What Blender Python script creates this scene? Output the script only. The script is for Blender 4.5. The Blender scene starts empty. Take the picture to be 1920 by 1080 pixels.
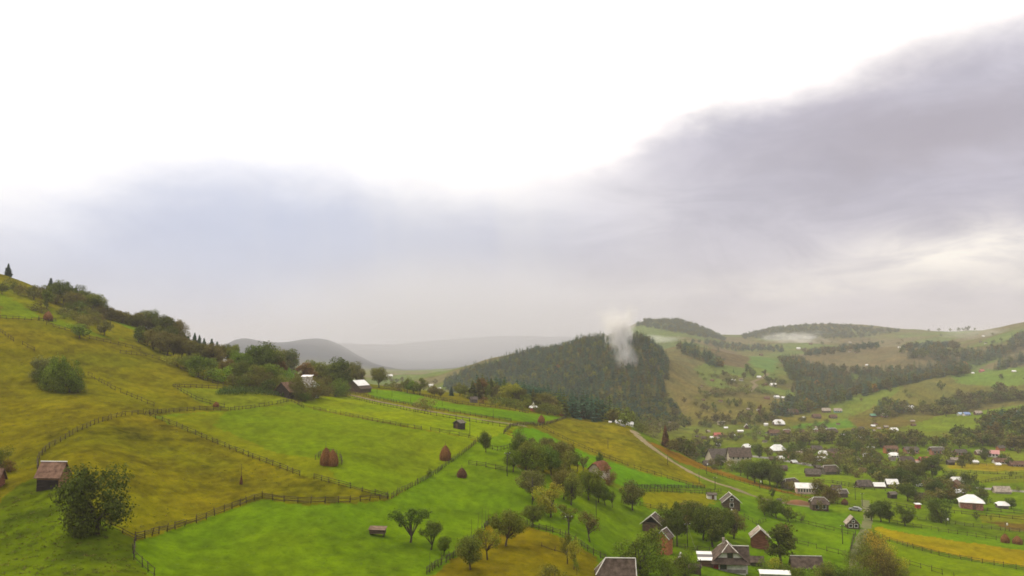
HAZE_D, HAZE_C = 0.00015, (.84, .82, .85)
VB = 2; EXPO = 0.0; SUN_E = 2.1; SUN_AZ_D, SUN_EL_D = -55, 58; SUN_C = (1, .86, .64)
WHITE_L, WHITE_H, WHITE_C = 1.35, 2.1, (1.06, 1.0, .90)
BANK_L, BANK_R, BANK_DK = (203, 213, 242), (206, 204, 218), (188, 186, 205)
LEAF_K = 2.0
import bpy, math, random
import numpy as np
from mathutils import Vector, Matrix
random.seed(7)
RNG = np.random.default_rng(11)
SC = bpy.context.scene
COL = SC.collection
W_PX, H_PX, FOC = 1920.0, 1080.0, 1500.0
PITCH = math.atan(125.0 / FOC)          # the drone looks slightly up
CP, SP = math.cos(PITCH), math.sin(PITCH)

# ------------------------------------------------------------------ numbers
def ray(px, py):
    """bearing (x/y) and slope (z/y) of the view ray through a photo pixel"""
    c = (px - 960.0) / FOC; d = (540.0 - py) / FOC
    q = CP - d * SP
    return c / q, (SP + d * CP) / q

def lin(r, g, b, k=1.0):
    f = lambda v: ((v / 255 + 0.055) / 1.055) ** 2.4 if v > 10 else v / 255 / 12.92
    return (f(r) * k, f(g) * k, f(b) * k)

def vnoise(x, y, seed=0):
    xi = np.floor(x).astype(np.int64); yi = np.floor(y).astype(np.int64)
    fx = x - xi; fy = y - yi
    fx = fx * fx * (3 - 2 * fx); fy = fy * fy * (3 - 2 * fy)
    def h(a, b):
        n = (a * 374761393 + b * 668265263 + seed * 974634777) & 0xFFFFFFFF
        n = ((n ^ (n >> 13)) * 1274126177) & 0xFFFFFFFF
        n = n ^ (n >> 16)
        return (n & 0xFFFF) / 65535.0
    a = h(xi, yi); b = h(xi + 1, yi); c = h(xi, yi + 1); d = h(xi + 1, yi + 1)
    return (a * (1 - fx) + b * fx) * (1 - fy) + (c * (1 - fx) + d * fx) * fy

def fbm(x, y, seed=0, octaves=4):
    v = 0; amp = 0.5; tot = 0
    for o in range(octaves):
        v = v + amp * vnoise(x * 2 ** o + 17.3 * o, y * 2 ** o - 9.1 * o, seed + o); tot += amp; amp *= 0.5
    return v / tot

# ------------------------------------------------------------------ terrain: surveyed profiles (bearing, distance, height)
PROFILES = {
 -300: [(40,1300),(100,1060),(135,890),(160,815),(220,680),(300,545),(400,455),(480,450),(700,520),(1500,600),(5000,640),(11000,650)],
 0: [(40,1330),(70,1190),(100,1080),(135,930),(160,858),(220,738),(300,602),(350,555),(400,517),(440,516),(600,555),(1000,610),(3000,640),(11000,655)],
 160: [(40,1330),(70,1200),(100,1085),(115,1005),(135,922),(160,850),(190,792),(225,742),(270,685),(320,622),(370,586),(410,572),(460,585),(700,640),(1500,660),(11000,660)],
 320: [(40,1330),(80,1180),(110,1075),(130,1005),(150,935),(175,870),(205,805),(240,765),(280,715),(330,672),(380,640),(410,630),(460,645),(700,685),(1800,690),(11000,660)],
 480: [(40,1330),(80,1190),(115,1080),(140,985),(158,938),(180,882),(215,822),(260,770),(290,742),(320,716),(360,698),(420,705),(700,720),(1800,705),(2500,692),(3600,668),(4500,638),(5400,668),(8500,656),(11000,655)],
 640: [(40,1330),(80,1200),(115,1090),(135,1020),(155,952),(180,885),(205,845),(250,795),(300,766),(350,745),(400,730),(450,718),(500,714),(560,730),(700,775),(1200,730),(2000,704),(3000,694),(3600,680),(4500,648),(5400,672),(9000,644),(11000,652)],
 800: [(40,1340),(80,1220),(120,1090),(150,1000),(180,925),(215,865),(245,812),(290,782),(350,757),(400,744),(450,735),(490,733),(560,752),(700,780),(1200,730),(2000,704),(2800,698),(4500,697),(6500,675),(9000,641),(9900,650),(11000,652)],
 880: [(40,1343),(80,1225),(122,1088),(155,1000),(187,925),(215,868),(248,820),(290,791),(345,766),(400,752),(450,743),(490,740),(560,760),(700,785),(1000,728),(1200,696),(1500,686),(2000,702),(2800,696),(5000,678),(8000,640),(11000,650)],
 960: [(40,1345),(80,1230),(125,1085),(160,1000),(190,925),(215,872),(250,828),(290,800),(340,777),(390,764),(440,753),(480,748),(540,765),(620,800),(800,772),(1000,728),(1250,664),(1400,672),(1700,700),(2500,694),(6000,670),(9500,629),(11000,650)],
 1100: [(40,1350),(80,1240),(130,1090),(165,1015),(200,950),(235,895),(275,866),(330,828),(390,796),(430,785),(465,779),(520,800),(600,808),(720,790),(850,740),(1000,682),(1100,645),(1250,668),(2000,700),(6000,680),(9500,634),(11000,650)],
 1200: [(40,1350),(80,1250),(130,1120),(165,1072),(195,1010),(225,955),(275,890),(330,846),(390,817),(440,808),(500,838),(600,824),(700,800),(760,782),(860,725),(960,665),(1010,642),(1150,670),(1500,690),(2000,650),(2400,607),(2800,620),(4000,660),(11000,655)],
 1280: [(40,1350),(80,1260),(130,1130),(170,1060),(210,990),(250,945),(290,905),(330,880),(375,858),(400,851),(440,878),(520,862),(620,828),(740,798),(850,745),(1000,700),(1200,660),(1350,652),(1550,668),(1900,640),(2400,603),(2800,620),(4000,660),(11000,655)],
 1380: [(40,1350),(80,1260),(130,1150),(175,1068),(215,1005),(260,952),(300,920),(340,905),(365,894),(400,898),(480,872),(620,830),(760,792),(850,762),(1000,715),(1200,680),(1400,662),(1600,676),(2000,655),(2400,640),(2800,628),(4000,660),(11000,655)],
 1480: [(40,1350),(80,1260),(130,1160),(170,1085),(215,1020),(260,975),(310,935),(345,917),(400,898),(480,864),(620,824),(760,792),(850,765),(950,740),(1080,708),(1250,686),(1450,668),(1600,672),(2000,650),(2400,630),(2900,610),(4000,650),(11000,655)],
 1600: [(40,1350),(80,1270),(130,1170),(170,1095),(210,1040),(250,990),(310,940),(360,910),(440,878),(560,832),(650,810),(760,790),(830,765),(910,742),(1000,752),(1120,728),(1250,695),(1400,668),(1550,657),(1700,664),(2200,645),(2900,607),(4000,650),(11000,655)],
 1690: [(40,1350),(80,1275),(130,1175),(170,1102),(205,1048),(250,995),(290,962),(345,922),(430,880),(530,838),(600,818),(680,800),(760,786),(850,752),(950,722),(1000,722),(1100,724),(1250,690),(1400,660),(1500,651),(1650,662),(2200,640),(2900,618),(4000,650),(11000,655)],
 1780: [(40,1350),(80,1280),(130,1180),(170,1110),(205,1053),(250,1000),(285,972),(340,927),(420,882),(500,846),(560,830),(640,808),(700,790),(760,778),(810,785),(870,758),(950,724),(1030,703),(1130,715),(1300,680),(1450,649),(1600,662),(1900,645),(2400,622),(3000,630),(11000,655)],
 1920: [(40,1350),(80,1290),(130,1190),(170,1120),(205,1060),(250,1010),(290,975),(350,926),(430,882),(520,842),(600,812),(680,780),(740,764),(800,768),(860,752),(950,716),(1030,692),(1120,700),(1250,664),(1350,672),(1500,640),(1900,604),(2500,625),(11000,650)],
 2250: [(40,1350),(80,1290),(130,1190),(170,1120),(205,1060),(250,1010),(290,975),(350,926),(430,875),(520,832),(600,795),(680,765),(740,750),(800,755),(950,705),(1030,680),(1120,690),(1250,655),(1500,620),(1900,585),(2500,625),(11000,650)],
}
WS = 0.5
_c = [(ray(px, py)[0], math.log(Y) * WS, ray(px, py)[1]) for px, pr in PROFILES.items() for Y, py in pr]
for px, Y, py in [(415,4500,650),(447,4500,634),(520,4500,642),(560,4500,638),(595,4500,634),(690,4500,678),(740,4500,697),(720,9000,648),(860,9000,636),(1030,9000,634),(720,6500,670),(560,5400,668),(560,3600,672),(720,3600,692),(1330,2400,627),(1430,2900,622),(1540,2900,607),(1650,2900,611),(1740,2900,622)]:
    a_, s_ = ray(px, py); w_ = math.log(Y) * WS
    if min(math.hypot(a_ - q[0], w_ - q[1]) for q in _c) > .017: _c.append((a_, w_, s_))
_c = np.array(_c)
def _phi(r2): return np.sqrt(r2 + 0.03 ** 2)
_n = len(_c)
_d2 = ((_c[:, None, :2] - _c[None, :, :2]) ** 2).sum(-1)
_A = np.zeros((_n + 3, _n + 3)); _A[:_n, :_n] = _phi(_d2) - 2e-4 * np.eye(_n)
_A[:_n, _n] = 1; _A[:_n, _n + 1:] = _c[:, :2]; _A[_n:, :_n] = _A[:_n, _n:].T
_w = np.linalg.solve(_A, np.concatenate([_c[:, 2], [0, 0, 0]]))
GA = np.concatenate([np.linspace(-1.0, -0.72, 24)[:-1], np.linspace(-0.72, 0.72, 1040), np.linspace(0.72, 1.0, 24)[1:]])
GW = np.linspace(math.log(22), math.log(12000), 960)
# coarse evaluation, then bilinear refinement
ca = np.linspace(-1.0, 1.0, 261); cw = np.linspace(GW[0], GW[-1], 481)
AA, WW = np.meshgrid(ca, cw)
P = np.stack([AA.ravel(), WW.ravel() * WS], 1)
S = np.empty(len(P))
for k in range(0, len(P), 8000):
    q = P[k:k + 8000]
    d2 = ((q[:, None, :] - _c[None, :, :2]) ** 2).sum(-1)
    S[k:k + 8000] = _phi(d2) @ _w[:_n] + _w[_n] + q @ _w[_n + 1:]
S = S.reshape(AA.shape)
def refine(S):
    T = np.stack([np.interp(GA, ca, row) for row in S])
    return np.stack([np.interp(GW, cw, T[:, j]) for j in range(T.shape[1])], 1)
GS = refine(S)
GY = np.exp(GW)[:, None] * np.ones_like(GA)[None, :]
GX = GY * GA[None, :]
GZ = GS * GY
near = np.clip((GY - 60) / 60, 0, 1)
far = np.clip((GY - 500) / 600, 0, 1)
GZ = GZ + near * ((fbm(GX / 22, GY / 22, 3, 4) - 0.5) * 1.5 + (fbm(GX / 5, GY / 5, 5, 3) - 0.5) * 0.35)
GZ = GZ + far * (fbm(GX / 130, GY / 130, 9, 4) - 0.5) * 14 + np.clip((GY - 2000) / 2500, 0, 1) * (fbm(GX / 700, GY / 700, 12, 4) - 0.5) * 40
GZ = np.clip(GZ, -80, 420)
GS = GZ / GY

def height(x, y):
    w = math.log(max(y, 23)); a = x / y
    j = int(np.clip(np.searchsorted(GA, a) - 1, 0, len(GA) - 2)); i = int(np.clip((w - GW[0]) / (GW[1] - GW[0]), 0, len(GW) - 2))
    ta = (a - GA[j]) / (GA[j + 1] - GA[j]); tw = (w - GW[i]) / (GW[1] - GW[0])
    return float((GZ[i, j] * (1 - ta) + GZ[i, j + 1] * ta) * (1 - tw) + (GZ[i + 1, j] * (1 - ta) + GZ[i + 1, j + 1] * ta) * tw)

def at(px, py, ymin=24):
    """the point of the ground seen at a photo pixel"""
    a, s = ray(px, py)
    j = int(np.clip(np.searchsorted(GA, a) - 1, 0, len(GA) - 2)); t = (a - GA[j]) / (GA[j + 1] - GA[j])
    c = GS[:, j] * (1 - t) + GS[:, j + 1] * t
    i0 = int((math.log(ymin) - GW[0]) / (GW[1] - GW[0]))
    hit = np.nonzero(c[i0:] >= s)[0]
    if len(hit) == 0: 
        i = int(np.argmax(c)); w = GW[i]
    else:
        i = max(int(hit[0]) + i0, 1); f = (s - c[i - 1]) / max(c[i] - c[i - 1], 1e-9)
        w = GW[i - 1] + (GW[i] - GW[i - 1]) * min(max(f, 0), 1)
    y = math.exp(w); x = a * y
    return Vector((x, y, height(x, y)))

def at_near(px, py, ymax):
    for k in range(60):
        p = at(px, py + k * .7)
        if p.y <= ymax: return p
    return p

def ground_line(pts, step_px=6):
    """photo polyline draped on the ground"""
    out = []
    for (x0, y0), (x1, y1) in zip(pts[:-1], pts[1:]):
        n = max(1, int(math.hypot(x1 - x0, y1 - y0) / step_px))
        for k in range(n): out.append(at(x0 + (x1 - x0) * k / n, y0 + (y1 - y0) * k / n))
    out.append(at(*pts[-1])); return out

# ------------------------------------------------------------------ materials
MATS = {}
def nodes_of(name):
    m = bpy.data.materials.new(name); m.use_nodes = True
    nt = m.node_tree; nt.nodes.clear()
    out = nt.nodes.new('ShaderNodeOutputMaterial')
    return m, nt, out
def N(nt, t, **kw):
    n = nt.nodes.new('ShaderNode' + t)
    for k, v in kw.items():
        if k.startswith('i_'): n.inputs[k[2:].replace('_', ' ')].default_value = v
        else: setattr(n, k, v)
    return n
def mixc(nt, a, b, f, mode='MIX'):
    n = nt.nodes.new('ShaderNodeMix'); n.data_type = 'RGBA'; n.blend_type = mode
    for i, v in ((6, a), (7, b), (0, f)):
        if isinstance(v, bpy.types.NodeSocket): nt.links.new(v, n.inputs[i])
        else: n.inputs[i].default_value = v if i == 0 else (tuple(v) + (1,))[:4]
    return n.outputs[2]
def math_(nt, op, a, b=0.0, c=0.0, clamp=False):
    n = nt.nodes.new('ShaderNodeMath'); n.operation = op; n.use_clamp = clamp
    for i, v in enumerate((a, b, c)):
        if isinstance(v, bpy.types.NodeSocket): nt.links.new(v, n.inputs[i])
        else: n.inputs[i].default_value = v
    return n.outputs[0]
def ramp(nt, v, lo, hi, a=0.0, b=1.0, smooth=True):
    n = nt.nodes.new('ShaderNodeMapRange'); n.interpolation_type = 'SMOOTHSTEP' if smooth else 'LINEAR'
    nt.links.new(v, n.inputs[0])
    for i, q in enumerate((lo, hi, a, b)): n.inputs[i + 1].default_value = q
    return n.outputs[0]
def tex(nt, co, scale, detail=4, rough=0.55, distortion=0.0):
    n = N(nt, 'TexNoise'); n.inputs['Scale'].default_value = scale; n.inputs['Detail'].default_value = detail
    n.inputs['Roughness'].default_value = rough; n.inputs['Distortion'].default_value = distortion
    if co is not None: nt.links.new(co, n.inputs['Vector'])
    return n.outputs[0]

def principled(nt, out, col, rough=0.8, metallic=0.0, spec=0.3, height=None, strength=0.3, dist=0.05):
    b = N(nt, 'BsdfPrincipled')
    if isinstance(col, bpy.types.NodeSocket): nt.links.new(col, b.inputs['Base Color'])
    else: b.inputs['Base Color'].default_value = tuple(col)[:3] + (1,)
    b.inputs['Roughness'].default_value = rough; b.inputs['Metallic'].default_value = metallic
    b.inputs['Specular IOR Level'].default_value = spec
    if height is not None:
        bu = N(nt, 'Bump'); bu.inputs['Strength'].default_value = strength; bu.inputs['Distance'].default_value = dist
        nt.links.new(height, bu.inputs['Height']); nt.links.new(bu.outputs[0], b.inputs['Normal'])
    nt.links.new(b.outputs[0], out.inputs[0]); return b

def mat(kind, col):
    """wood / plaster / shingle / metal / brick / hay / bark / plain"""
    key = (kind, tuple(round(c, 3) for c in col))
    if key in MATS: return MATS[key]
    m, nt, out = nodes_of(kind)
    co = N(nt, 'TexCoord').outputs['Object']
    inf = N(nt, 'ObjectInfo').outputs['Random']
    va = N(nt, 'VectorMath', operation='ADD'); nt.links.new(co, va.inputs[0])
    cx = N(nt, 'CombineXYZ'); nt.links.new(math_(nt, 'MULTIPLY', inf, 37.0), cx.inputs[0]); nt.links.new(cx.outputs[0], va.inputs[1])
    v = va.outputs[0]
    dk = [c * 0.5 for c in col]; lt = [min(c * 1.35 + 0.01, 0.95) for c in col]
    if kind == 'wood':
        mp = N(nt, 'Mapping'); mp.inputs['Scale'].default_value = (1.2, 1.2, 14); nt.links.new(v, mp.inputs[0])
        n1 = tex(nt, mp.outputs[0], 0.6, 3); n2 = tex(nt, v, 0.9, 4)
        wv = N(nt, 'TexWave', wave_type='BANDS', bands_direction='Z'); wv.inputs['Scale'].default_value = 1.25; wv.inputs['Distortion'].default_value = 0.6
        nt.links.new(v, wv.inputs['Vector'])
        c1 = mixc(nt, dk, lt, ramp(nt, n1, 0.3, 0.7)); c2 = mixc(nt, c1, dk, ramp(nt, n2, 0.5, 0.8, 0, 0.6))
        c3 = mixc(nt, c2, [c * 0.3 for c in col], ramp(nt, wv.outputs[1], 0.12, 0.0, 0, 0.8))
        principled(nt, out, c3, 0.9, spec=0.1, height=wv.outputs[1], strength=0.5)
    elif kind == 'shingle':
        n1 = tex(nt, v, 1.1, 5, 0.65); n2 = tex(nt, v, 6, 3)
        wv = N(nt, 'TexWave', wave_type='BANDS', bands_direction='Z'); wv.inputs['Scale'].default_value = 1.6; wv.inputs['Distortion'].default_value = 1.0
        nt.links.new(v, wv.inputs['Vector'])
        c1 = mixc(nt, dk, lt, ramp(nt, n1, 0.3, 0.72)); c2 = mixc(nt, c1, dk, ramp(nt, n2, 0.55, 0.75, 0, 0.5))
        principled(nt, out, c2, 0.85, spec=0.12, height=wv.outputs[1], strength=0.5)
    elif kind == 'metal':
        n1 = tex(nt, v, 0.7, 4); wv = N(nt, 'TexWave', wave_type='BANDS', bands_direction='X'); wv.inputs['Scale'].default_value = 0.9
        nt.links.new(v, wv.inputs['Vector'])
        c1 = mixc(nt, [c * 0.82 for c in col], col, ramp(nt, n1, 0.35, 0.65))
        principled(nt, out, c1, 0.35, 0.0, 0.6, height=wv.outputs[1], strength=0.3)
    elif kind == 'brick':
        n1 = tex(nt, v, 2.2, 5); n2 = tex(nt, v, 14, 2)
        c1 = mixc(nt, dk, lt, ramp(nt, n1, 0.25, 0.75)); c2 = mixc(nt, c1, [0.3, 0.28, 0.25], ramp(nt, n2, 0.58, 0.7, 0, 0.45))
        principled(nt, out, c2, 0.95, spec=0.1, height=n2, strength=0.4)
    elif kind == 'hay':
        mp = N(nt, 'Mapping'); mp.inputs['Scale'].default_value = (7, 7, 1.2); nt.links.new(v, mp.inputs[0])
        n1 = tex(nt, mp.outputs[0], 1.0, 6, 0.7); n2 = tex(nt, v, 0.9, 3)
        c1 = mixc(nt, dk, lt, ramp(nt, n1, 0.3, 0.7)); c2 = mixc(nt, c1, [c * 0.45 for c in col], ramp(nt, n2, 0.5, 0.75, 0, 0.7))
        principled(nt, out, c2, 0.95, spec=0.1, height=n1, strength=1.0, dist=0.25)
    elif kind == 'bark':
        mp = N(nt, 'Mapping'); mp.inputs['Scale'].default_value = (9, 9, 2); nt.links.new(v, mp.inputs[0])
        n1 = tex(nt, mp.outputs[0], 1.0, 4)
        principled(nt, out, mixc(nt, dk, lt, ramp(nt, n1, 0.3, 0.7)), 0.95, spec=0.1, height=n1, strength=0.6)
    elif kind == 'glass':
        principled(nt, out, col, 0.12, 0.0, 0.6)
    else:
        n1 = tex(nt, v, 1.3, 5, 0.6)
        c1 = mixc(nt, [c * 0.72 for c in col], [min(c * 1.1, 0.95) for c in col], ramp(nt, n1, 0.3, 0.65))
        principled(nt, out, c1, 0.85, height=n1, strength=0.15)
    MATS[key] = m
    return m

def foliage_mat(name, source):
    m, nt, out = nodes_of(name)
    if source == 'object': base = N(nt, 'ObjectInfo').outputs['Color']
    else: base = N(nt, 'Attribute', attribute_name='tint').outputs['Color']
    geo = N(nt, 'NewGeometry')
    co = N(nt, 'TexCoord').outputs['Object']
    oi = N(nt, 'ObjectInfo').outputs['Random']
    n1 = N(nt, 'TexNoise', noise_dimensions='4D'); n1.inputs['Scale'].default_value = 0.55 if source == 'object' else 0.12; n1.inputs['Detail'].default_value = 3
    nt.links.new(co, n1.inputs['Vector']); nt.links.new(math_(nt, 'MULTIPLY', oi, 40.0), n1.inputs['W'])
    hs = N(nt, 'HueSaturation')
    nt.links.new(base, hs.inputs['Color'])
    nt.links.new(ramp(nt, geo.outputs['Random Per Island'], 0, 1, 0.6, 1.45, False), hs.inputs['Value'])
    nt.links.new(ramp(nt, n1.outputs[0], 0.3, 0.7, 0.47, 0.525), hs.inputs['Hue'])
    c = mixc(nt, hs.outputs[0], (1.25, 1.1, 0.7), ramp(nt, n1.outputs[0], 0.45, 0.75, 0, 0.55), 'MULTIPLY')
    b = N(nt, 'BsdfPrincipled'); nt.links.new(c, b.inputs['Base Color']); b.inputs['Roughness'].default_value = 0.8; b.inputs['Specular IOR Level'].default_value = 0.06
    tr = N(nt, 'BsdfTranslucent'); nt.links.new(c, tr.inputs[0])
    mx = N(nt, 'MixShader'); mx.inputs[0].default_value = 0.3
    nt.links.new(b.outputs[0], mx.inputs[1]); nt.links.new(tr.outputs[0], mx.inputs[2]); nt.links.new(mx.outputs[0], out.inputs[0])
    return m
FOL = foliage_mat('foliage', 'object'); FOLA = foliage_mat('foliage_mass', 'attribute')
BARK = mat('bark', (0.075, 0.055, 0.04))

# ------------------------------------------------------------------ tagging and building blocks
USED = {}
def tag(o, label=None, cat=None, group=None, kind=None):
    if label: o['label'] = label
    if cat: o['category'] = cat
    if group: o['group'] = group
    if kind: o['kind'] = kind
    return o
def empty(name, loc, rz=0.0):
    o = bpy.data.objects.new(name, None); o.empty_display_size = 0.3; COL.objects.link(o)
    o.location = loc; o.rotation_euler = (0, 0, rz); return o
def link(name, me, parent=None, loc=None):
    o = bpy.data.objects.new(name, me); COL.objects.link(o)
    if parent: o.parent = parent
    if loc is not None: o.location = loc
    return o

class MB:
    """boxes, prisms, tubes collected into one mesh"""
    def __init__(s): s.v = []; s.f = []; s.m = []
    def face(s, pts, mi=0):
        k = len(s.v); s.v += [tuple(p) for p in pts]; s.f.append(tuple(range(k, k + len(pts)))); s.m.append(mi)
    def box(s, c, d, rot=None, mi=0):
        x, y, z = (q / 2 for q in d)
        cs = [Vector((sx * x, sy * y, sz * z)) for sz in (-1, 1) for sy in (-1, 1) for sx in (-1, 1)]
        if rot is not None: cs = [rot @ p for p in cs]
        k = len(s.v); s.v += [tuple(p + Vector(c)) for p in cs]
        for f in ((0, 2, 3, 1), (4, 5, 7, 6), (0, 1, 5, 4), (1, 3, 7, 5), (3, 2, 6, 7), (2, 0, 4, 6)):
            s.f.append(tuple(k + i for i in f)); s.m.append(mi)
    def slab(s, pts, th, mi=0):
        """polygon thickened along -normal"""
        p = [Vector(q) for q in pts]; n = (p[1] - p[0]).cross(p[2] - p[0]).normalized()
        k = len(s.v); q = [a - n * th for a in p]
        s.v += [tuple(a) for a in p + q]; m = len(p)
        s.f.append(tuple(range(k, k + m))); s.f.append(tuple(range(k + 2 * m - 1, k + m - 1, -1))); s.m += [mi, mi]
        for i in range(m):
            j = (i + 1) % m; s.f.append((k + i, k + m + i, k + m + j, k + j)); s.m.append(mi)
    def tube(s, pts, rad, n=6, mi=0, cap=True):
        pts = [Vector(p) for p in pts]; k = len(s.v)
        for i, p in enumerate(pts):
            d = (pts[min(i + 1, len(pts) - 1)] - pts[max(i - 1, 0)]).normalized()
            u = d.cross(Vector((0.3, 0.9, 0.2)) if abs(d.z) > 0.8 else Vector((0, 0, 1))).normalized(); w = d.cross(u)
            r = rad[i] if isinstance(rad, (list, tuple)) else rad
            for q in range(n):
                t = 2 * math.pi * q / n; s.v.append(tuple(p + u * (r * math.cos(t)) + w * (r * math.sin(t))))
        for i in range(len(pts) - 1):
            for q in range(n):
                a = k + i * n + q; b = k + i * n + (q + 1) % n
                s.f.append((a, b, b + n, a + n)); s.m.append(mi)
        if cap:
            s.f.append(tuple(k + q for q in range(n))[::-1]); s.m.append(mi)
            e = k + (len(pts) - 1) * n; s.f.append(tuple(e + q for q in range(n))); s.m.append(mi)
    def lathe(s, prof, n=14, mi=0, jit=0.0, seed=0):
        r_ = random.Random(seed); k = len(s.v)
        ph = [r_.uniform(0, 6.28) for _ in range(4)]
        for i, (r, z) in enumerate(prof):
            for q in range(n):
                t = 2 * math.pi * q / n
                rr = r * (1 + jit * (0.6 * math.sin(2 * t + ph[0]) + 0.5 * math.sin(3 * t + ph[1] + z) + 0.5 * math.sin(5 * t + ph[2] + 2 * z))) + r_.uniform(-1, 1) * jit * 0.25 * r
                s.v.append((rr * math.cos(t), rr * math.sin(t), z))
        for i in range(len(prof) - 1):
            for q in range(n):
                a = k + i * n + q; b = k + i * n + (q + 1) % n; s.f.append((a, b, b + n, a + n)); s.m.append(mi)
        e = k + (len(prof) - 1) * n; s.f.append(tuple(e + q for q in range(n))); s.m.append(mi)
    def mesh(s, name, mats, smooth=False):
        me = bpy.data.meshes.new(name); me.from_pydata(s.v, [], s.f)
        for m in (mats if isinstance(mats, (list, tuple)) else [mats]): me.materials.append(m)
        me.polygons.foreach_set('material_index', s.m)
        if smooth: me.polygons.foreach_set('use_smooth', [True] * len(s.f))
        me.update(); return me
    def build(s, name, mats, parent=None, loc=None, smooth=False): return link(name, s.mesh(name, mats, smooth), parent, loc)

def quad_mesh(name, V, F, mats, mi=None, tint=None, smooth=False):
    me = bpy.data.meshes.new(name)
    nv, nf = len(V), len(F)
    me.vertices.add(nv); me.vertices.foreach_set('co', np.asarray(V, np.float32).ravel())
    me.loops.add(nf * 4); me.loops.foreach_set('vertex_index', np.asarray(F, np.int32).ravel())
    me.polygons.add(nf); me.polygons.foreach_set('loop_start', np.arange(0, nf * 4, 4, dtype=np.int32))
    try: me.polygons.foreach_set('loop_total', np.full(nf, 4, np.int32))
    except Exception: pass
    for m in mats: me.materials.append(m)
    if mi is not None: me.polygons.foreach_set('material_index', np.asarray(mi, np.int32))
    if smooth: me.polygons.foreach_set('use_smooth', np.ones(nf, bool))
    if tint is not None:
        at_ = me.attributes.new('tint', 'FLOAT_COLOR', 'POINT')
        at_.data.foreach_set('color', np.concatenate([tint, np.ones((nv, 1))], 1).astype(np.float32).ravel())
    me.update(calc_edges=True); me.validate(); return me
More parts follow.
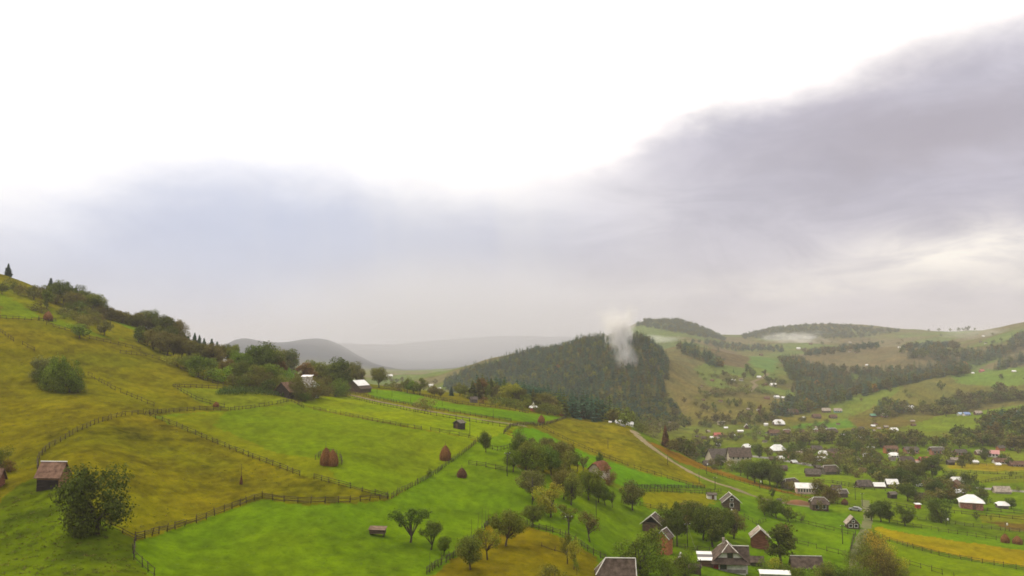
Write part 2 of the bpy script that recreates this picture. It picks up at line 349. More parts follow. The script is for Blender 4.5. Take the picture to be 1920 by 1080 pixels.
# ------------------------------------------------------------------ the ground: one sheet, coloured by meadow
def inside(X, Y, poly):
    r = np.zeros(X.shape, bool); px, py = poly[:, 0], poly[:, 1]
    j = len(poly) - 1
    for i in range(len(poly)):
        c = ((py[i] > Y) != (py[j] > Y)) & (X < (px[j] - px[i]) * (Y - py[i]) / (py[j] - py[i] + 1e-12) + px[i])
        r ^= c; j = i
    return r
GAIN = 0.62
MEADOWS = [  # photo outline, colour of the grass there, how ragged (0 mown .. 1 rough)
 ([(0,560),(110,600),(250,640),(200,625),(90,575),(0,525)], (116,128,32), .4),
 ([(0,548),(70,588),(75,597),(0,596)], (112,138,28), 0.3),
 ([(75,597),(150,625),(240,640),(190,628),(110,600)], (112,136,34), .2),
 ([(200,598),(270,618),(255,640),(290,640),(230,610)], (104,134,44), .2),
 ([(0,935),(70,890),(140,915),(180,965),(252,1015),(250,1050),(292,1085),(-60,1085)], (94,116,20), 1),
 ([(70,880),(76,855),(150,808),(275,778),(330,800),(562,892),(590,900),(728,935),(575,946),(488,935),(255,1015),(235,1003),(180,960),(140,905)], (114,116,28), 1),
 ([(285,780),(430,770),(560,757),(600,770),(790,806),(895,826),(845,868),(730,933),(590,896),(562,890),(330,800)], (112,138,28), 0.3),
 ([(300,783),(420,772),(400,800),(520,850),(600,860),(640,905),(725,930),(590,896),(562,890),(330,800)], (122,134,28), 0.35),
 ([(330,728),(420,728),(545,745),(560,757),(430,769),(375,755)], (120,136,46), .5),
 ([(560,755),(600,745),(660,743),(800,768),(950,791),(985,800),(945,810),(970,822),(900,826),(790,804),(590,766)], (126,150,24), 0.3),
 ([(680,728),(760,735),(850,757),(1000,775),(1057,783),(1005,793),(955,788),(800,763),(700,745)], (104,146,30), .1),
 ([(255,1017),(488,938),(575,948),(730,938),(895,830),(975,880),(1090,900),(1170,920),(1205,922),(1215,955),(1320,965),(1400,985),(1330,1090),(1140,1090),(1120,1045),(1055,1007),(985,985),(915,985),(850,1047),(800,1090),(290,1090),(248,1045)], (101,136,18), 0.4),
 ([(890,830),(945,812),(975,830),(1010,850),(960,883),(885,872)], (104,138,30), .4),
 ([(800,1090),(850,1047),(915,985),(985,985),(1055,1007),(1120,1045),(1120,1090)], (118,114,20), 0.6),
 ([(975,803),(1003,803),(1100,850),(1200,885),(1318,915),(1170,914),(1085,870),(1000,840),(955,812)], (98,148,26), .1),
 ([(1003,800),(1060,785),(1130,783),(1180,798),(1210,830),(1300,890),(1325,914),(1200,883),(1090,843)], (120,122,30), .9),
 ([(1205,922),(1320,925),(1345,940),(1400,975),(1320,962),(1210,952)], (134,140,22), .2),
 ([(1203,822),(1260,845),(1320,872),(1430,908),(1500,928),(1560,942),(1440,918),(1330,884),(1270,866)], (132,106,38), 0.5),
 ([(1330,886),(1440,919),(1570,948),(1480,943),(1400,927)], (112,142,26), .2),
 ([(1300,985),(1330,945),(1400,930),(1500,945),(1620,965),(1625,1085),(1330,1090)], (100,138,24), .4),
 ([(1625,968),(1700,985),(1920,1018),(1990,1030),(1990,1050),(1920,1032),(1800,1015),(1640,988)], (104,142,30), .1),
 ([(1635,985),(1700,1000),(1800,1015),(1920,1032),(1990,1040),(1990,1075),(1920,1062),(1830,1050),(1740,1030),(1655,1008)], (150,140,24), .35),
 ([(1620,1005),(1660,1012),(1740,1034),(1830,1054),(1990,1078),(1990,1100),(1640,1100)], (112,140,24), .2),
 ([(1560,960),(1700,970),(1800,985),(1990,1000),(1990,925),(1820,905),(1640,915),(1540,940)], (108,140,34), .4),
 ([(1830,965),(1990,965),(1990,990),(1840,980)], (124,136,44), .4),
 ([(1850,978),(1990,985),(1990,998),(1900,995)], (112,100,66), .8),
 ([(1440,880),(1560,880),(1640,890),(1640,910),(1540,915),(1470,905)], (110,140,40), .4),
 ([(1740,850),(1990,845),(1990,905),(1840,905),(1760,880)], (116,134,46), .5),
 ([(1780,868),(1860,870),(1990,872),(1990,880),(1860,884),(1780,878)], (142,138,48), .5),
 ([(1760,890),(1900,893),(1990,893),(1990,905),(1800,905)], (112,128,40), .4),
 ([(1500,795),(1590,785),(1620,800),(1560,805),(1480,803)], (98,138,44), .2),
 ([(1390,808),(1470,806),(1560,822),(1480,826),(1400,822)], (106,130,48), .3),
 ([(1270,800),(1400,795),(1470,803),(1300,815)], (116,128,56), .5),
 ([(1590,785),(1680,780),(1720,795),(1660,805),(1610,803)], (122,112,56), .6),
 # far slopes
 ([(1248,660),(1275,650),(1330,672),(1345,705),(1300,750),(1285,785),(1255,735)], (126,118,68), 0.6),
 ([(1300,690),(1340,675),(1380,690),(1340,705),(1390,735),(1330,725)], (122,136,60), .4),
 ([(1330,652),(1350,653),(1420,675),(1395,690),(1345,682)], (116,102,66), 0.5),
 ([(1400,668),(1430,668),(1460,675),(1448,698),(1405,682)], (112,140,66), .3),
 ([(1470,668),(1600,650),(1700,646),(1830,660),(1780,690),(1600,700),(1500,690)], (130,118,76), 0.5),
 ([(1425,722),(1500,735),(1490,745),(1430,735)], (124,140,62), .3),
 ([(1540,765),(1600,742),(1690,722),(1700,735),(1620,770),(1560,795)], (122,138,56), .4),
 ([(1700,722),(1780,702),(1850,700),(1800,740),(1720,765),(1640,765)], (126,124,60), .5),
 ([(1780,704),(1920,688),(1990,690),(1990,715),(1880,725),(1800,720)], (120,144,58), .3),
 ([(1830,693),(1920,655),(1990,645),(1990,680),(1900,690)], (134,122,80), 0.5),
 ([(1700,800),(1760,780),(1840,770),(1920,758),(1990,755),(1990,790),(1850,800),(1740,810)], (118,140,42), .3),
]
cols = np.zeros(GX.shape + (3,)); rough = np.full(GX.shape, 0.7)
def blend(c, m):
    global cols
    cols = cols * (1 - m[..., None]) + np.array(c)[None, None] * m[..., None]
cols[:] = lin(114, 117, 30)                                           # rough hillside pasture on the left
bear = GX / GY
blend(lin(100, 128, 30), np.clip((bear - 0.05) / 0.1, 0, 1))          # village meadows
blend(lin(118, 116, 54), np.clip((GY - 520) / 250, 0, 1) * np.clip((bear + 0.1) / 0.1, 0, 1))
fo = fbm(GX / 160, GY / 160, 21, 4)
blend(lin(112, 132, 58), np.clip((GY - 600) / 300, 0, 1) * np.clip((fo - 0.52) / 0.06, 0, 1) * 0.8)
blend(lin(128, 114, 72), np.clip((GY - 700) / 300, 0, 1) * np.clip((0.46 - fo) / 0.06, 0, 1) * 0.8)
blend(lin(48, 66, 88), np.clip((GY - 3000) / 700, 0, 1))              # wooded far mountains, the blue of distant haze mixed into their colour
jx = GX + (vnoise(GX / 1.7, GY / 1.7, 31) - 0.5) * np.clip(GY / 150, 0.5, 8) * 1.1
jy = GY + (vnoise(GX / 1.7, GY / 1.7, 32) - 0.5) * np.clip(GY / 150, 0.5, 8) * 1.6
for outline, c, rg in MEADOWS:
    g = ground_line(outline + [outline[0]], 10)
    poly = np.array([(p.x, p.y) for p in g])
    lo = poly.min(0) - 3; hi = poly.max(0) + 3
    sel = (jx > lo[0]) & (jx < hi[0]) & (jy > lo[1]) & (jy < hi[1])
    if not sel.any(): continue
    ins = inside(jx[sel], jy[sel], poly)
    idx = np.nonzero(sel.ravel())[0][ins]
    cols.reshape(-1, 3)[idx] = lin(*c); rough.ravel()[idx] = rg
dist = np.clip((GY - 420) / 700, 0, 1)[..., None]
cols = cols * GAIN * (np.array([1.09, .96, .42]) * (1 - dist) + np.array([.92, .96, 1.25]) * dist)  # distance haze put into the grass colour: bluer and less red far off
# grass varies: drier crests, lusher hollows, trodden patches
v1 = fbm(GX / 30, GY / 45, 41, 4); v2 = fbm(GX / 7, GY / 10, 44, 4); v3 = fbm(GX / 1.6, GY / 2.6, 47, 3)
k = 1 + (v1 - 0.5) * (0.35 + 0.25 * rough) + (v2 - 0.5) * (0.3 + 0.6 * rough) + (v3 - 0.5) * (0.4 + 0.7 * rough)
warm = (fbm(GX / 18, GY / 26, 51, 4) - 0.5) * (0.25 + 0.12 * rough)
mow = np.sin((GX * .8 + GY * .35 + 3 * fbm(GX / 25, GY / 25, 71, 2)) * 1.9) * .035 * np.clip(1.2 - rough * 1.5, 0, 1)
cols = cols * (k + mow)[..., None] * np.stack([1 + warm, 1 + 0.1 * warm, 1 - 0.3 * warm], -1)
cols = np.clip(cols, 0.004, 0.6)
def ground_mat():
    m, nt, out = nodes_of('meadow_grass')
    base = N(nt, 'Attribute', attribute_name='tint').outputs['Color']
    co = N(nt, 'TexCoord').outputs['Object']
    a = tex(nt, co, 0.9, 5, 0.65); b = tex(nt, co, 0.16, 4, 0.6, 0.5); c_ = tex(nt, co, 3.5, 3)
    x = mixc(nt, base, (0.55, 0.62, 0.45), ramp(nt, a, 0.46, 0.74, 0, 0.7), 'MULTIPLY')
    x = mixc(nt, x, (1.16, 1.1, 0.9), ramp(nt, b, 0.48, 0.7, 0, 0.7), 'MULTIPLY')
    x = mixc(nt, x, (0.7, 0.75, 0.6), ramp(nt, c_, 0.42, 0.7, 0, 0.6), 'MULTIPLY')
    principled(nt, out, x, 1.0, spec=0.0, height=a, strength=0.6, dist=0.35)
    return m
nr, nc = GX.shape
idx = np.arange(nr * nc).reshape(nr, nc)
F = np.stack([idx[:-1, :-1], idx[:-1, 1:], idx[1:, 1:], idx[1:, :-1]], -1).reshape(-1, 4)
V = np.stack([GX, GY, GZ], -1).reshape(-1, 3)
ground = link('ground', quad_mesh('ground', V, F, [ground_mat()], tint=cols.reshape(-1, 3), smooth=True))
tag(ground, 'rolling green meadows and pasture slopes falling to the valley floor', kind='structure')

def strip(name, pts, width, material, label, lift=0.10, jitter=0.15):
    line = ground_line(pts, 5); mb = MB(); r = random.Random(len(pts))
    rows = []
    for i, p in enumerate(line):
        d = line[min(i + 1, len(line) - 1)] - line[max(i - 1, 0)]; d.z = 0
        d = d.normalized() if d.length > 1e-6 else Vector((1, 0, 0)); n = Vector((-d.y, d.x, 0))
        w = width * (1 + r.uniform(-jitter, jitter)); row = []
        for t in (-0.5, -0.25, 0, 0.25, 0.5):
            q = p + n * (w * t); row.append((q.x, q.y, height(q.x, q.y) + lift * (1 - 1.6 * abs(t))))
        rows.append(row)
    for a, b in zip(rows[:-1], rows[1:]):
        for k in range(4): mb.face([a[k], a[k + 1], b[k + 1], b[k]])
    return tag(mb.build(name, material, smooth=True), label, kind='structure')
def earth_mat(name, c1, c2):
    m, nt, out = nodes_of(name); co = N(nt, 'TexCoord').outputs['Object']
    a = tex(nt, co, 0.5, 5, 0.65); b = tex(nt, co, 2.5, 3)
    x = mixc(nt, c1, c2, ramp(nt, a, 0.35, 0.65)); x = mixc(nt, x, [q * 0.6 for q in c1], ramp(nt, b, 0.5, 0.75, 0, 0.6))
    principled(nt, out, x, 0.9, height=b, strength=0.4); return m
GRAVEL = earth_mat('gravel_track', (0.25, 0.175, 0.105), (0.14, 0.125, 0.045))
DIRT = earth_mat('dirt', (0.17, 0.11, 0.06), (0.10, 0.10, 0.035))
strip('dirt_road', [(1188,808),(1196,817),(1208,828),(1232,846),(1265,868),(1300,888),(1340,905),(1370,914)], 4.6, GRAVEL, 'pale gravel road running down the brow towards the village', .16)
strip('dirt_road', [(1372,914),(1400,926),(1440,938),(1480,945),(1520,950)], 4.5, DIRT, 'brown earth road between the green strip and the log cottages', .18)
strip('road', [(1405,855),(1450,860),(1490,867),(1545,876),(1580,882)], 5.5, earth_mat('asphalt', (0.2, 0.19, 0.18), (0.15, 0.15, 0.13)), 'grey village road passing the white roofed houses', .2)
strip('road', [(1822,914),(1870,918),(1925,922),(1990,925)], 5, MATS.get('x') or earth_mat('asphalt_wet', (0.24, 0.22, 0.21), (0.17, 0.16, 0.14)), 'pale road beside the long mottled shed', .2)
strip('farm_track', [(655,740),(700,751),(760,763),(800,770),(860,780),(910,788),(960,795),(985,799)], 3.0, DIRT, 'narrow farm track fenced on both sides across the plateau', .14)
strip('path', [(1622,938),(1626,955),(1628,972),(1622,995),(1612,1020),(1606,1050),(1604,1085)], 3.2, earth_mat('trodden_grass', (0.13, 0.12, 0.045), (0.085, 0.11, 0.022)), 'trodden lane between the gable cabin and the yellow crop strip', .12)
strip('path', [(1405,735),(1418,722),(1410,716),(1432,708),(1440,700)], 5, DIRT, 'winding track climbing the far meadow between small houses', .5)
strip('path', [(1230,805),(1226,798),(1240,794),(1262,792)], 9, earth_mat('bare_earth', (0.33, 0.26, 0.19), (0.26, 0.2, 0.14)), 'bare pale earth bank at the foot of the wooded hill', .6)

# ------------------------------------------------------------------ vegetation prototypes
def tube_q(pts, rad, n=5):
    pts = np.array(pts, float); V = []
    for i, p in enumerate(pts):
        d = pts[min(i + 1, len(pts) - 1)] - pts[max(i - 1, 0)]; d /= np.linalg.norm(d) + 1e-9
        u = np.cross(d, (0.31, 0.9, 0.2) if abs(d[2]) > 0.8 else (0, 0, 1)); u /= np.linalg.norm(u); w = np.cross(d, u)
        for q in range(n):
            t = 2 * math.pi * q / n; V.append(p + rad[i] * (u * math.cos(t) + w * math.sin(t)))
    F = [(i * n + q, i * n + (q + 1) % n, (i + 1) * n + (q + 1) % n, (i + 1) * n + q) for i in range(len(pts) - 1) for q in range(n)]
    return np.array(V), np.array(F)
def cat(parts):
    V = []; F = []; k = 0
    for v, f in parts: V.append(v); F.append(f + k); k += len(v)
    return np.concatenate(V), np.concatenate(F)
def leaves(P, Nn, size, g):
    n = len(P)
    Nn = Nn / (np.linalg.norm(Nn, axis=1, keepdims=True) + 1e-9)
    r = g.normal(size=(n, 3)); t = np.cross(Nn, r); t /= np.linalg.norm(t, axis=1, keepdims=True) + 1e-9; b = np.cross(Nn, t)
    s = size * g.uniform(0.6, 1.35, (n, 1)); e = g.uniform(0.45, 0.85, (n, 1))
    V = np.stack([P - t * s, P + b * s * e + Nn * s * 0.12, P + t * s, P - b * s * e + Nn * s * 0.12], 1).reshape(-1, 3)
    return V, np.arange(4 * n).reshape(-1, 4)

STYLES = {  # crown bottom, crown width/height ratio, lobes, lobe size, leaf density, trunk thickness, trunk forks
 'round': dict(z0=.2, w=.9, lobes=14, lr=.24, dens=1.3, tr=.028, fork=.24),
 'spread': dict(z0=.42, w=1.0, lobes=12, lr=.21, dens=.85, tr=.03, fork=.2),
 'tall': dict(z0=.13, w=.56, lobes=15, lr=.2, dens=1.05, tr=.024, fork=.45),
 'bush': dict(z0=.0, w=1.25, lobes=13, lr=.33, dens=.95, tr=.018, fork=.05),
 'sparse': dict(z0=.3, w=.8, lobes=11, lr=.2, dens=.4, tr=.024, fork=.25),
 'dome': dict(z0=.04, w=1.02, lobes=22, lr=.25, dens=1.7, tr=.03, fork=.2),
}
LODS = {'hi': (5200, .0215), 'mid': (1500, .036), 'lo': (360, .066)}
def broadleaf(style, lod, seed):
    """unit-height tree: ((trunk V,F),(crown V,F))"""
    s = STYLES[style]; g = np.random.default_rng(seed); nl, ls = LODS[lod]
    z0, w = s['z0'], s['w'] / 2
    L = []
    cz = (z0 + 1) / 2; hz = (1 - z0) / 2
    for i in range(s['lobes']):
        for _ in range(30):
            d = g.normal(size=3); d /= np.linalg.norm(d)
            q = np.array([d[0] * w, d[1] * w, d[2] * hz]) * g.uniform(.42, 1.0)
            p = q + (0, 0, cz)
            if style in ('spread',) and p[2] < 0.6: p[2] = g.uniform(.6, .82)
            if style == 'tall': p[:2] *= 1.15 - 0.75 * max(0, (p[2] - .45) / .55)
            if all(np.linalg.norm(p - c) > .55 * s['lr'] for c, _ in L): break
        L.append((p, s['lr'] * g.uniform(.5, 1.25) * min(1, .6 + w)))
    nl = int(nl * s['dens']); wt = np.array([r * r for _, r in L]); wt /= wt.sum()
    Ps = []; Ns = []
    for (c, r), k in zip(L, wt):
        n = max(3, int(nl * k))
        d = g.normal(size=(n, 3)); d /= np.linalg.norm(d, axis=1, keepdims=True)
        rr = r * (g.uniform(.15, 1, (n, 1)) ** .45) * g.uniform(.85, 1.15, (n, 1))
        p = c + d * rr * np.array([1, 1, .82]); keep = p[:, 2] > max(.015, z0 * .75)
        # a crown has gaps: thin out by a lumpy field
        keep &= (vnoise(p[:, 0] * 9 + seed, p[:, 1] * 9 + p[:, 2] * 11, seed) > .3)
        Ps.append(p[keep]); Ns.append((d + g.normal(size=(n, 3)) * .55 + (0, 0, .35))[keep])
    P = np.concatenate(Ps); Nn = np.concatenate(Ns)
    crown = leaves(P, Nn, ls, g)
    parts = []; tr = s['tr']; f = s['fork']
    lean = g.uniform(-.05, .05, 2)
    base = np.array([0, 0, -.03]); fk = np.array([lean[0], lean[1], max(f, .06)])
    sides = {'hi': 7, 'mid': 5, 'lo': 4}[lod]
    mid = (base + fk) / 2 + np.append(g.uniform(-.012, .012, 2), 0)
    parts.append(tube_q([base, mid, fk], [tr * 1.35, tr, tr * .85], sides))
    order = list(range(len(L))); g.shuffle(order)
    for i in order[:{'hi': 11, 'mid': 7, 'lo': 3}[lod]]:
        c, r = L[i]; e = c + (c - fk) * .15
        m1 = fk + (e - fk) * .35 + np.array([g.uniform(-.04, .04), g.uniform(-.04, .04), .03]); m2 = fk + (e - fk) * .7 + g.uniform(-.035, .035, 3)
        parts.append(tube_q([fk - (0, 0, .01), m1, m2, e], [tr * .62, tr * .45, tr * .28, tr * .08], max(4, sides - 2)))
    return cat(parts), crown
def spruce(lod, seed):
    g = np.random.default_rng(seed); parts = []
    tiers = {'hi': 26, 'mid': 15, 'lo': 9}[lod]; R = .2 + .05 * g.uniform()
    V = []; 
    for i in range(tiers):
        t = .06 + .92 * (i / tiers) ** .92; r = R * (1 - t) ** .82 * g.uniform(.82, 1.12) + .012
        m = max(5, int({'hi': 13, 'mid': 9, 'lo': 7}[lod] * (1 - t * .4))); a0 = g.uniform(0, 6.28)
        for k in range(m):
            if g.uniform() < .07: continue
            a = a0 + 6.28 * k / m + g.uniform(-.2, .2); rr = r * g.uniform(.72, 1.15); d = np.array([math.cos(a), math.sin(a), 0]); n = np.array([-d[1], d[0], 0])
            wd = max(rr * .5, .022); z = t + g.uniform(-.012, .012)
            p0 = np.array([0, 0, z + .02]); p1 = d * rr * .55 + (0, 0, z - .005); p2 = d * rr + (0, 0, z - .02 - rr * .28)
            V += [p0, p1 - n * wd, p2, p1 + n * wd]
            if lod != 'lo':
                q2 = d * rr * .85 + (0, 0, z - .05 - rr * .4)
                V += [p1 - n * wd * .7, d * rr * .5 + (0, 0, z - .05 - rr * .3), q2, p1 + n * wd * .7]
    V += [np.array([-.012, 0, .93]), np.array([0, .012, .93]), np.array([.012, 0, .93]), np.array([0, 0, 1.0])]
    V = np.array(V); F = np.arange(len(V)).reshape(-1, 4)
    trunk = tube_q([(0, 0, -.03), (0, 0, .45), (0, 0, .95)], [.016, .011, .002], 5)
    return trunk, (V, F)
PROTO = {}
def proto(kind, lod, k):
    key = (kind, lod, k)
    if key not in PROTO:
        seed = 100 + 13 * k + sum(map(ord, kind + lod))
        PROTO[key] = spruce(lod, seed) if kind == 'spruce' else broadleaf(kind, lod, seed)
    return PROTO[key]
MESHES = {}
def meshes(kind, lod, k):
    key = (kind, lod, k)
    if key not in MESHES:
        (tv, tf), (cv, cf) = proto(kind, lod, k)
        if lod == 'lo':
            V, Fq = cat([(tv, tf), (cv, cf)])
            MESHES[key] = quad_mesh('small_' + kind, V, Fq, [BARK, FOL], np.concatenate([np.zeros(len(tf)), np.ones(len(cf))]))
        else:
            MESHES[key] = (quad_mesh('trunk', tv, tf, [BARK], smooth=True), quad_mesh('crown', cv, cf, [FOL]))
    return MESHES[key]

LEAF = {  # leaf colours
 'dg': ('dark green', (.043, .056, 0.0084)), 'gn': ('green', (.062, .085, 0.0084)), 'bg': ('bright green', (.085, .13, 0.0096)),
 'og': ('olive green', (.075, .085, 0.0120)), 'yl': ('yellowish green', (.13, .13, 0.0120)), 'br': ('brownish green', (.068, .062, 0.0144)),
 'rd': ('reddish brown', (.085, .045, 0.0132)), 'bl': ('bluish green', (.026, .052, 0.0300)), 'or': ('orange tinged', (.16, .10, 0.0132)), 'gr': ('greyish olive', (.085, .08, 0.0210)),
}
NOUN = {'round': 'round tree', 'spread': 'spreading tree', 'tall': 'tall tree', 'bush': 'bush', 'sparse': 'sparse tree', 'dome': 'domed tree', 'spruce': 'spruce'}
NAME = {'round': 'orchard_tree', 'spread': 'spreading_tree', 'tall': 'tall_tree', 'bush': 'bush', 'sparse': 'sparse_tree', 'dome': 'broadleaf_tree', 'spruce': 'spruce_tree'}
ORD = 'first second third fourth fifth sixth seventh eighth ninth tenth eleventh twelfth thirteenth fourteenth fifteenth sixteenth seventeenth eighteenth nineteenth twentieth'.split()
ORD += ['twenty-' + o for o in ORD[:9]] + ['thirtieth'] + ['thirty-' + o for o in ORD[:9]] + ['fortieth'] + ['forty-' + o for o in ORD[:9]] + ['fiftieth']
TREE_N = [0]
def plant(p, H, wr, kind, colk, label, group=None, lod=None, name=None):
    """one tree or bush standing at p"""
    TREE_N[0] += 1; r = random.Random(TREE_N[0] * 7 + 3)
    hp = H * FOC / p.y
    if lod is None: lod = 'hi' if hp > 33 else ('mid' if hp > 17 else 'lo')
    if kind == 'spruce' and lod == 'hi': lod = 'mid' if hp < 40 else 'hi'
    k = r.randrange(3); sxy = H * wr
    c = LEAF[colk][1]; j = r.uniform(.82, 1.2); h = r.uniform(.9, 1.1)
    j *= LEAF_K
    colr = (c[0] * j * h, c[1] * j, c[2] * j, 1)
    ms = meshes(kind, lod, k); rz = r.uniform(0, 6.28); loc = (p.x, p.y, p.z - .02 * H)
    sx = sxy * r.uniform(.8, 1.2); tilt = (r.uniform(-.07, .07), r.uniform(-.07, .07)) if kind != 'spruce' else (0, 0)
    if lod == 'lo':
        o = link(name or NAME[kind], ms); o.location = loc; o.rotation_euler = (tilt[0], tilt[1], rz); o.scale = (sx, sxy, H); o.color = colr; root = o
    else:
        root = empty(NAME[kind], loc, rz); root.rotation_euler = (tilt[0], tilt[1], rz)
        t = link('trunk', ms[0], root); c_ = link('crown', ms[1], root)
        for q in (t, c_): q.scale = (sx, sxy, H)
        c_.color = colr
    tag(root, label, 'bush' if kind == 'bush' else 'tree', group)
    return root
def tree_px(px, py, hpx, wr, kind, colk, label, group=None, ymax=1e9):
    p = at_near(px, py, ymax); return plant(p, hpx * p.y / FOC, wr, kind, colk, label, group)
def cluster(phrase, count, group, rows, ymax=None):
    """trees that only their order tells apart, counted along the row"""
    rows = sorted(rows); seen = {}
    tot = {}
    for t in rows: tot[(t[4], t[5])] = tot.get((t[4], t[5]), 0) + 1
    for t in rows:
        px, py, hpx, wr, kind, colk = t[:6]; key = (kind, colk); seen[key] = seen.get(key, 0) + 1
        lab = f"{LEAF[colk][0]} {NOUN[kind]} {phrase}"
        if tot[key] > 1: lab += f", {ORD[seen[key] - 1]} {count}"
        tree_px(px, py, hpx, wr, kind, colk, lab, group, ymax or (540 if px < 1120 else 1e9))
# ------------------------------------------------------------------ trees one can tell apart
# (photo x, photo y of the foot, photo height, width factor, kind, leaf colour)
tree_px(15, 516, 26, 1.7, 'spruce', 'bl', 'lone spruce standing on the bare hilltop skyline')
cluster('on the hillside below the hilltop spruce', 'counting downhill', 'upper hillside bushes and trees', [
 (4,552,26,.9,'round','og'),(20,542,20,1.1,'bush','dg'),(34,553,22,1,'bush','br'),(52,556,22,1,'bush','gr'),(64,562,28,1,'round','gr'),(78,560,24,1,'bush','gr'),
 (66,583,16,1.3,'bush','br'),(80,588,16,1.1,'bush','br'),(88,580,38,1.05,'tall','gn'),(104,570,22,1,'bush','gr')])
cluster('in the dense grove on the upper ridge', 'counting downhill', 'ridge grove', [
 (94,556,38,1.7,'spruce','bl'),(88,556,24,1,'round','dg'),(106,566,40,.9,'round','dg'),(118,572,40,.9,'round','dg'),(128,574,44,.95,'round','dg'),(141,568,32,1.5,'spruce','bl'),(138,582,36,1,'round','br'),
 (152,582,40,.9,'round','og'),(148,590,28,1.1,'bush','dg'),(163,586,42,.9,'round','dg'),(172,590,42,.95,'round','og'),(182,593,38,.9,'round','dg'),(130,590,24,1,'bush','dg'),(166,598,24,1,'bush','br'),(150,600,16,1.2,'bush','dg'),(178,600,20,1,'bush','dg')])
cluster('in the row along the ridge skyline', 'counting downhill', 'ridge skyline row', [
 (190,596,24,1,'dome','br'),(200,597,26,.9,'dome','br'),(209,601,24,1,'dome','br'),(218,602,24,1,'dome','br'),(228,606,24,1,'dome','br'),(238,608,25,1,'dome','br'),(248,611,25,1,'dome','br'),
 (258,613,28,1,'dome','br'),(268,616,30,.95,'dome','og'),(278,618,38,.95,'dome','dg'),(289,622,32,1,'dome','br'),(299,628,36,.95,'dome','dg'),(310,634,44,.95,'dome','dg'),(321,637,42,.9,'dome','br'),(331,640,40,.9,'dome','br'),(338,650,40,.8,'dome','br')])
cluster('on the strip below the ridge grove', 'counting downhill', 'shrubs below the grove', [
 (113,590,12,1.2,'bush','gr'),(124,592,14,1.2,'bush','gr'),(138,600,20,1.1,'bush','og'),(152,608,20,1.1,'bush','gr'),(162,616,26,1,'bush','gr'),(172,606,22,1.1,'bush','og'),(184,606,20,1.1,'bush','gr'),(120,598,12,1.2,'bush','og')])
tree_px(149, 634, 30, 1.25, 'round', 'gn', 'bright leaved round tree on the pasture fence line below the ridge')
tree_px(195, 629, 30, 1.0, 'round', 'gr', 'olive brown tree with a bare forked trunk beside the hillside fence')
cluster('in the brown copse on the left hill', 'counting downhill', 'brown hillside copse', [
 (260,642,32,.95,'round','dg'),(276,648,30,1.1,'round','br'),(288,655,36,1,'round','br'),(300,660,38,1,'round','br'),(313,666,40,1,'round','br'),(318,648,36,1,'round','dg'),(300,640,30,1,'round','og'),(326,668,40,1,'round','br'),(340,672,42,.95,'round','br'),
 (352,660,32,1.5,'spruce','bl'),(364,662,40,1.4,'spruce','bl'),(373,664,38,1.4,'spruce','bl'),(382,666,34,1.4,'spruce','bl'),(396,670,38,1.4,'spruce','bl'),(406,676,38,1.4,'spruce','bl'),(354,676,40,1,'round','br'),(368,680,38,1,'round','br'),(384,684,42,1,'round','br'),(400,688,42,1,'round','br'),(414,684,40,1,'tall','br'),(426,682,38,1.1,'tall','og'),(436,690,46,1,'tall','og')])
cluster('at the lower edge of the hillside copse', 'counting downhill', 'lower copse edge', [
 (320,682,18,1.2,'bush','yl'),(332,688,22,1.1,'bush','yl'),(346,690,26,1.1,'round','og'),(358,698,34,1,'round','gn'),(372,706,40,1,'round','gn'),(386,712,26,1.1,'bush','og'),(364,706,18,1.1,'bush','bg'),(398,700,30,1,'round','og'),(404,716,26,1.1,'bush','bg'),(418,716,30,1.1,'bush','bg'),(426,706,34,1,'round','br'),(440,714,34,1.1,'round','og'),(452,716,40,1,'round','dg'),(464,720,34,1.1,'bush','og'),(480,722,40,1.05,'round','og')])
cluster('in the tall grove above the corn', 'towards the white roof', 'grove above the corn patch', [
 (452,704,46,.9,'round','gn'),(466,706,44,.9,'round','gn'),(480,708,62,1,'round','dg'),(494,710,66,.95,'round','dg'),(508,708,60,.9,'round','og'),(520,714,52,1.1,'tall','rd'),(532,706,54,.95,'round','og'),(542,702,56,1.1,'tall','dg'),(500,722,42,1.1,'round','gn'),(514,726,36,1.1,'bush','og'),(492,728,34,1.1,'bush','br'),(470,726,28,1.2,'bush','og'),(440,724,24,1.2,'bush','br'),(530,722,30,1,'bush','bg'),(505,735,26,1.2,'bush','dg'),(542,718,26,1,'bush','bg'),(455,728,22,1.2,'bush','dg')])
cluster('by the white metal roofed farmhouse', 'along the edge', 'trees by the white metal roof', [
 (560,716,24,1,'bush','br'),(572,722,44,1.3,'tall','rd'),(584,716,42,1.2,'tall','og'),(602,724,46,1.15,'tall','og'),(614,720,36,1,'round','og'),(624,730,50,1.15,'tall','og'),(637,730,62,1.15,'tall','dg'),(648,726,40,1,'tall','og'),(655,724,46,1.1,'tall','gr'),(668,722,46,1.1,'tall','gr'),(680,724,34,1,'tall','gr'),(616,742,30,1.1,'bush','og'),(628,744,34,1,'bush','gn'),(640,742,28,1.1,'bush','dg')])
cluster('in front of the dark plank barn', 'along the edge', 'shrubs before the dark barn', [
 (556,748,46,.75,'round','br'),(566,752,34,1,'bush','br'),(576,750,38,.9,'bush','br'),(586,749,34,1,'bush','dg'),(596,746,36,1,'bush','br'),(604,740,34,1,'bush','br'),(572,754,18,1.4,'bush','dg')])
tree_px(711, 727, 40, .92, 'round', 'og', 'full olive tree on the plateau edge beside the white roofed barn')
cluster('on the far rim of the plateau', 'from the barn', 'plateau rim trees', [(752,734,16,1.2,'bush','gr'),(764,737,32,.8,'round','og'),(776,738,26,1,'round','gn'),(787,740,32,.9,'round','og'),(814,744,24,.9,'round','gr'),(826,745,18,1,'round','gr'),(846,742,18,1.6,'spruce','bl'),(804,736,14,1.6,'spruce','bl')])
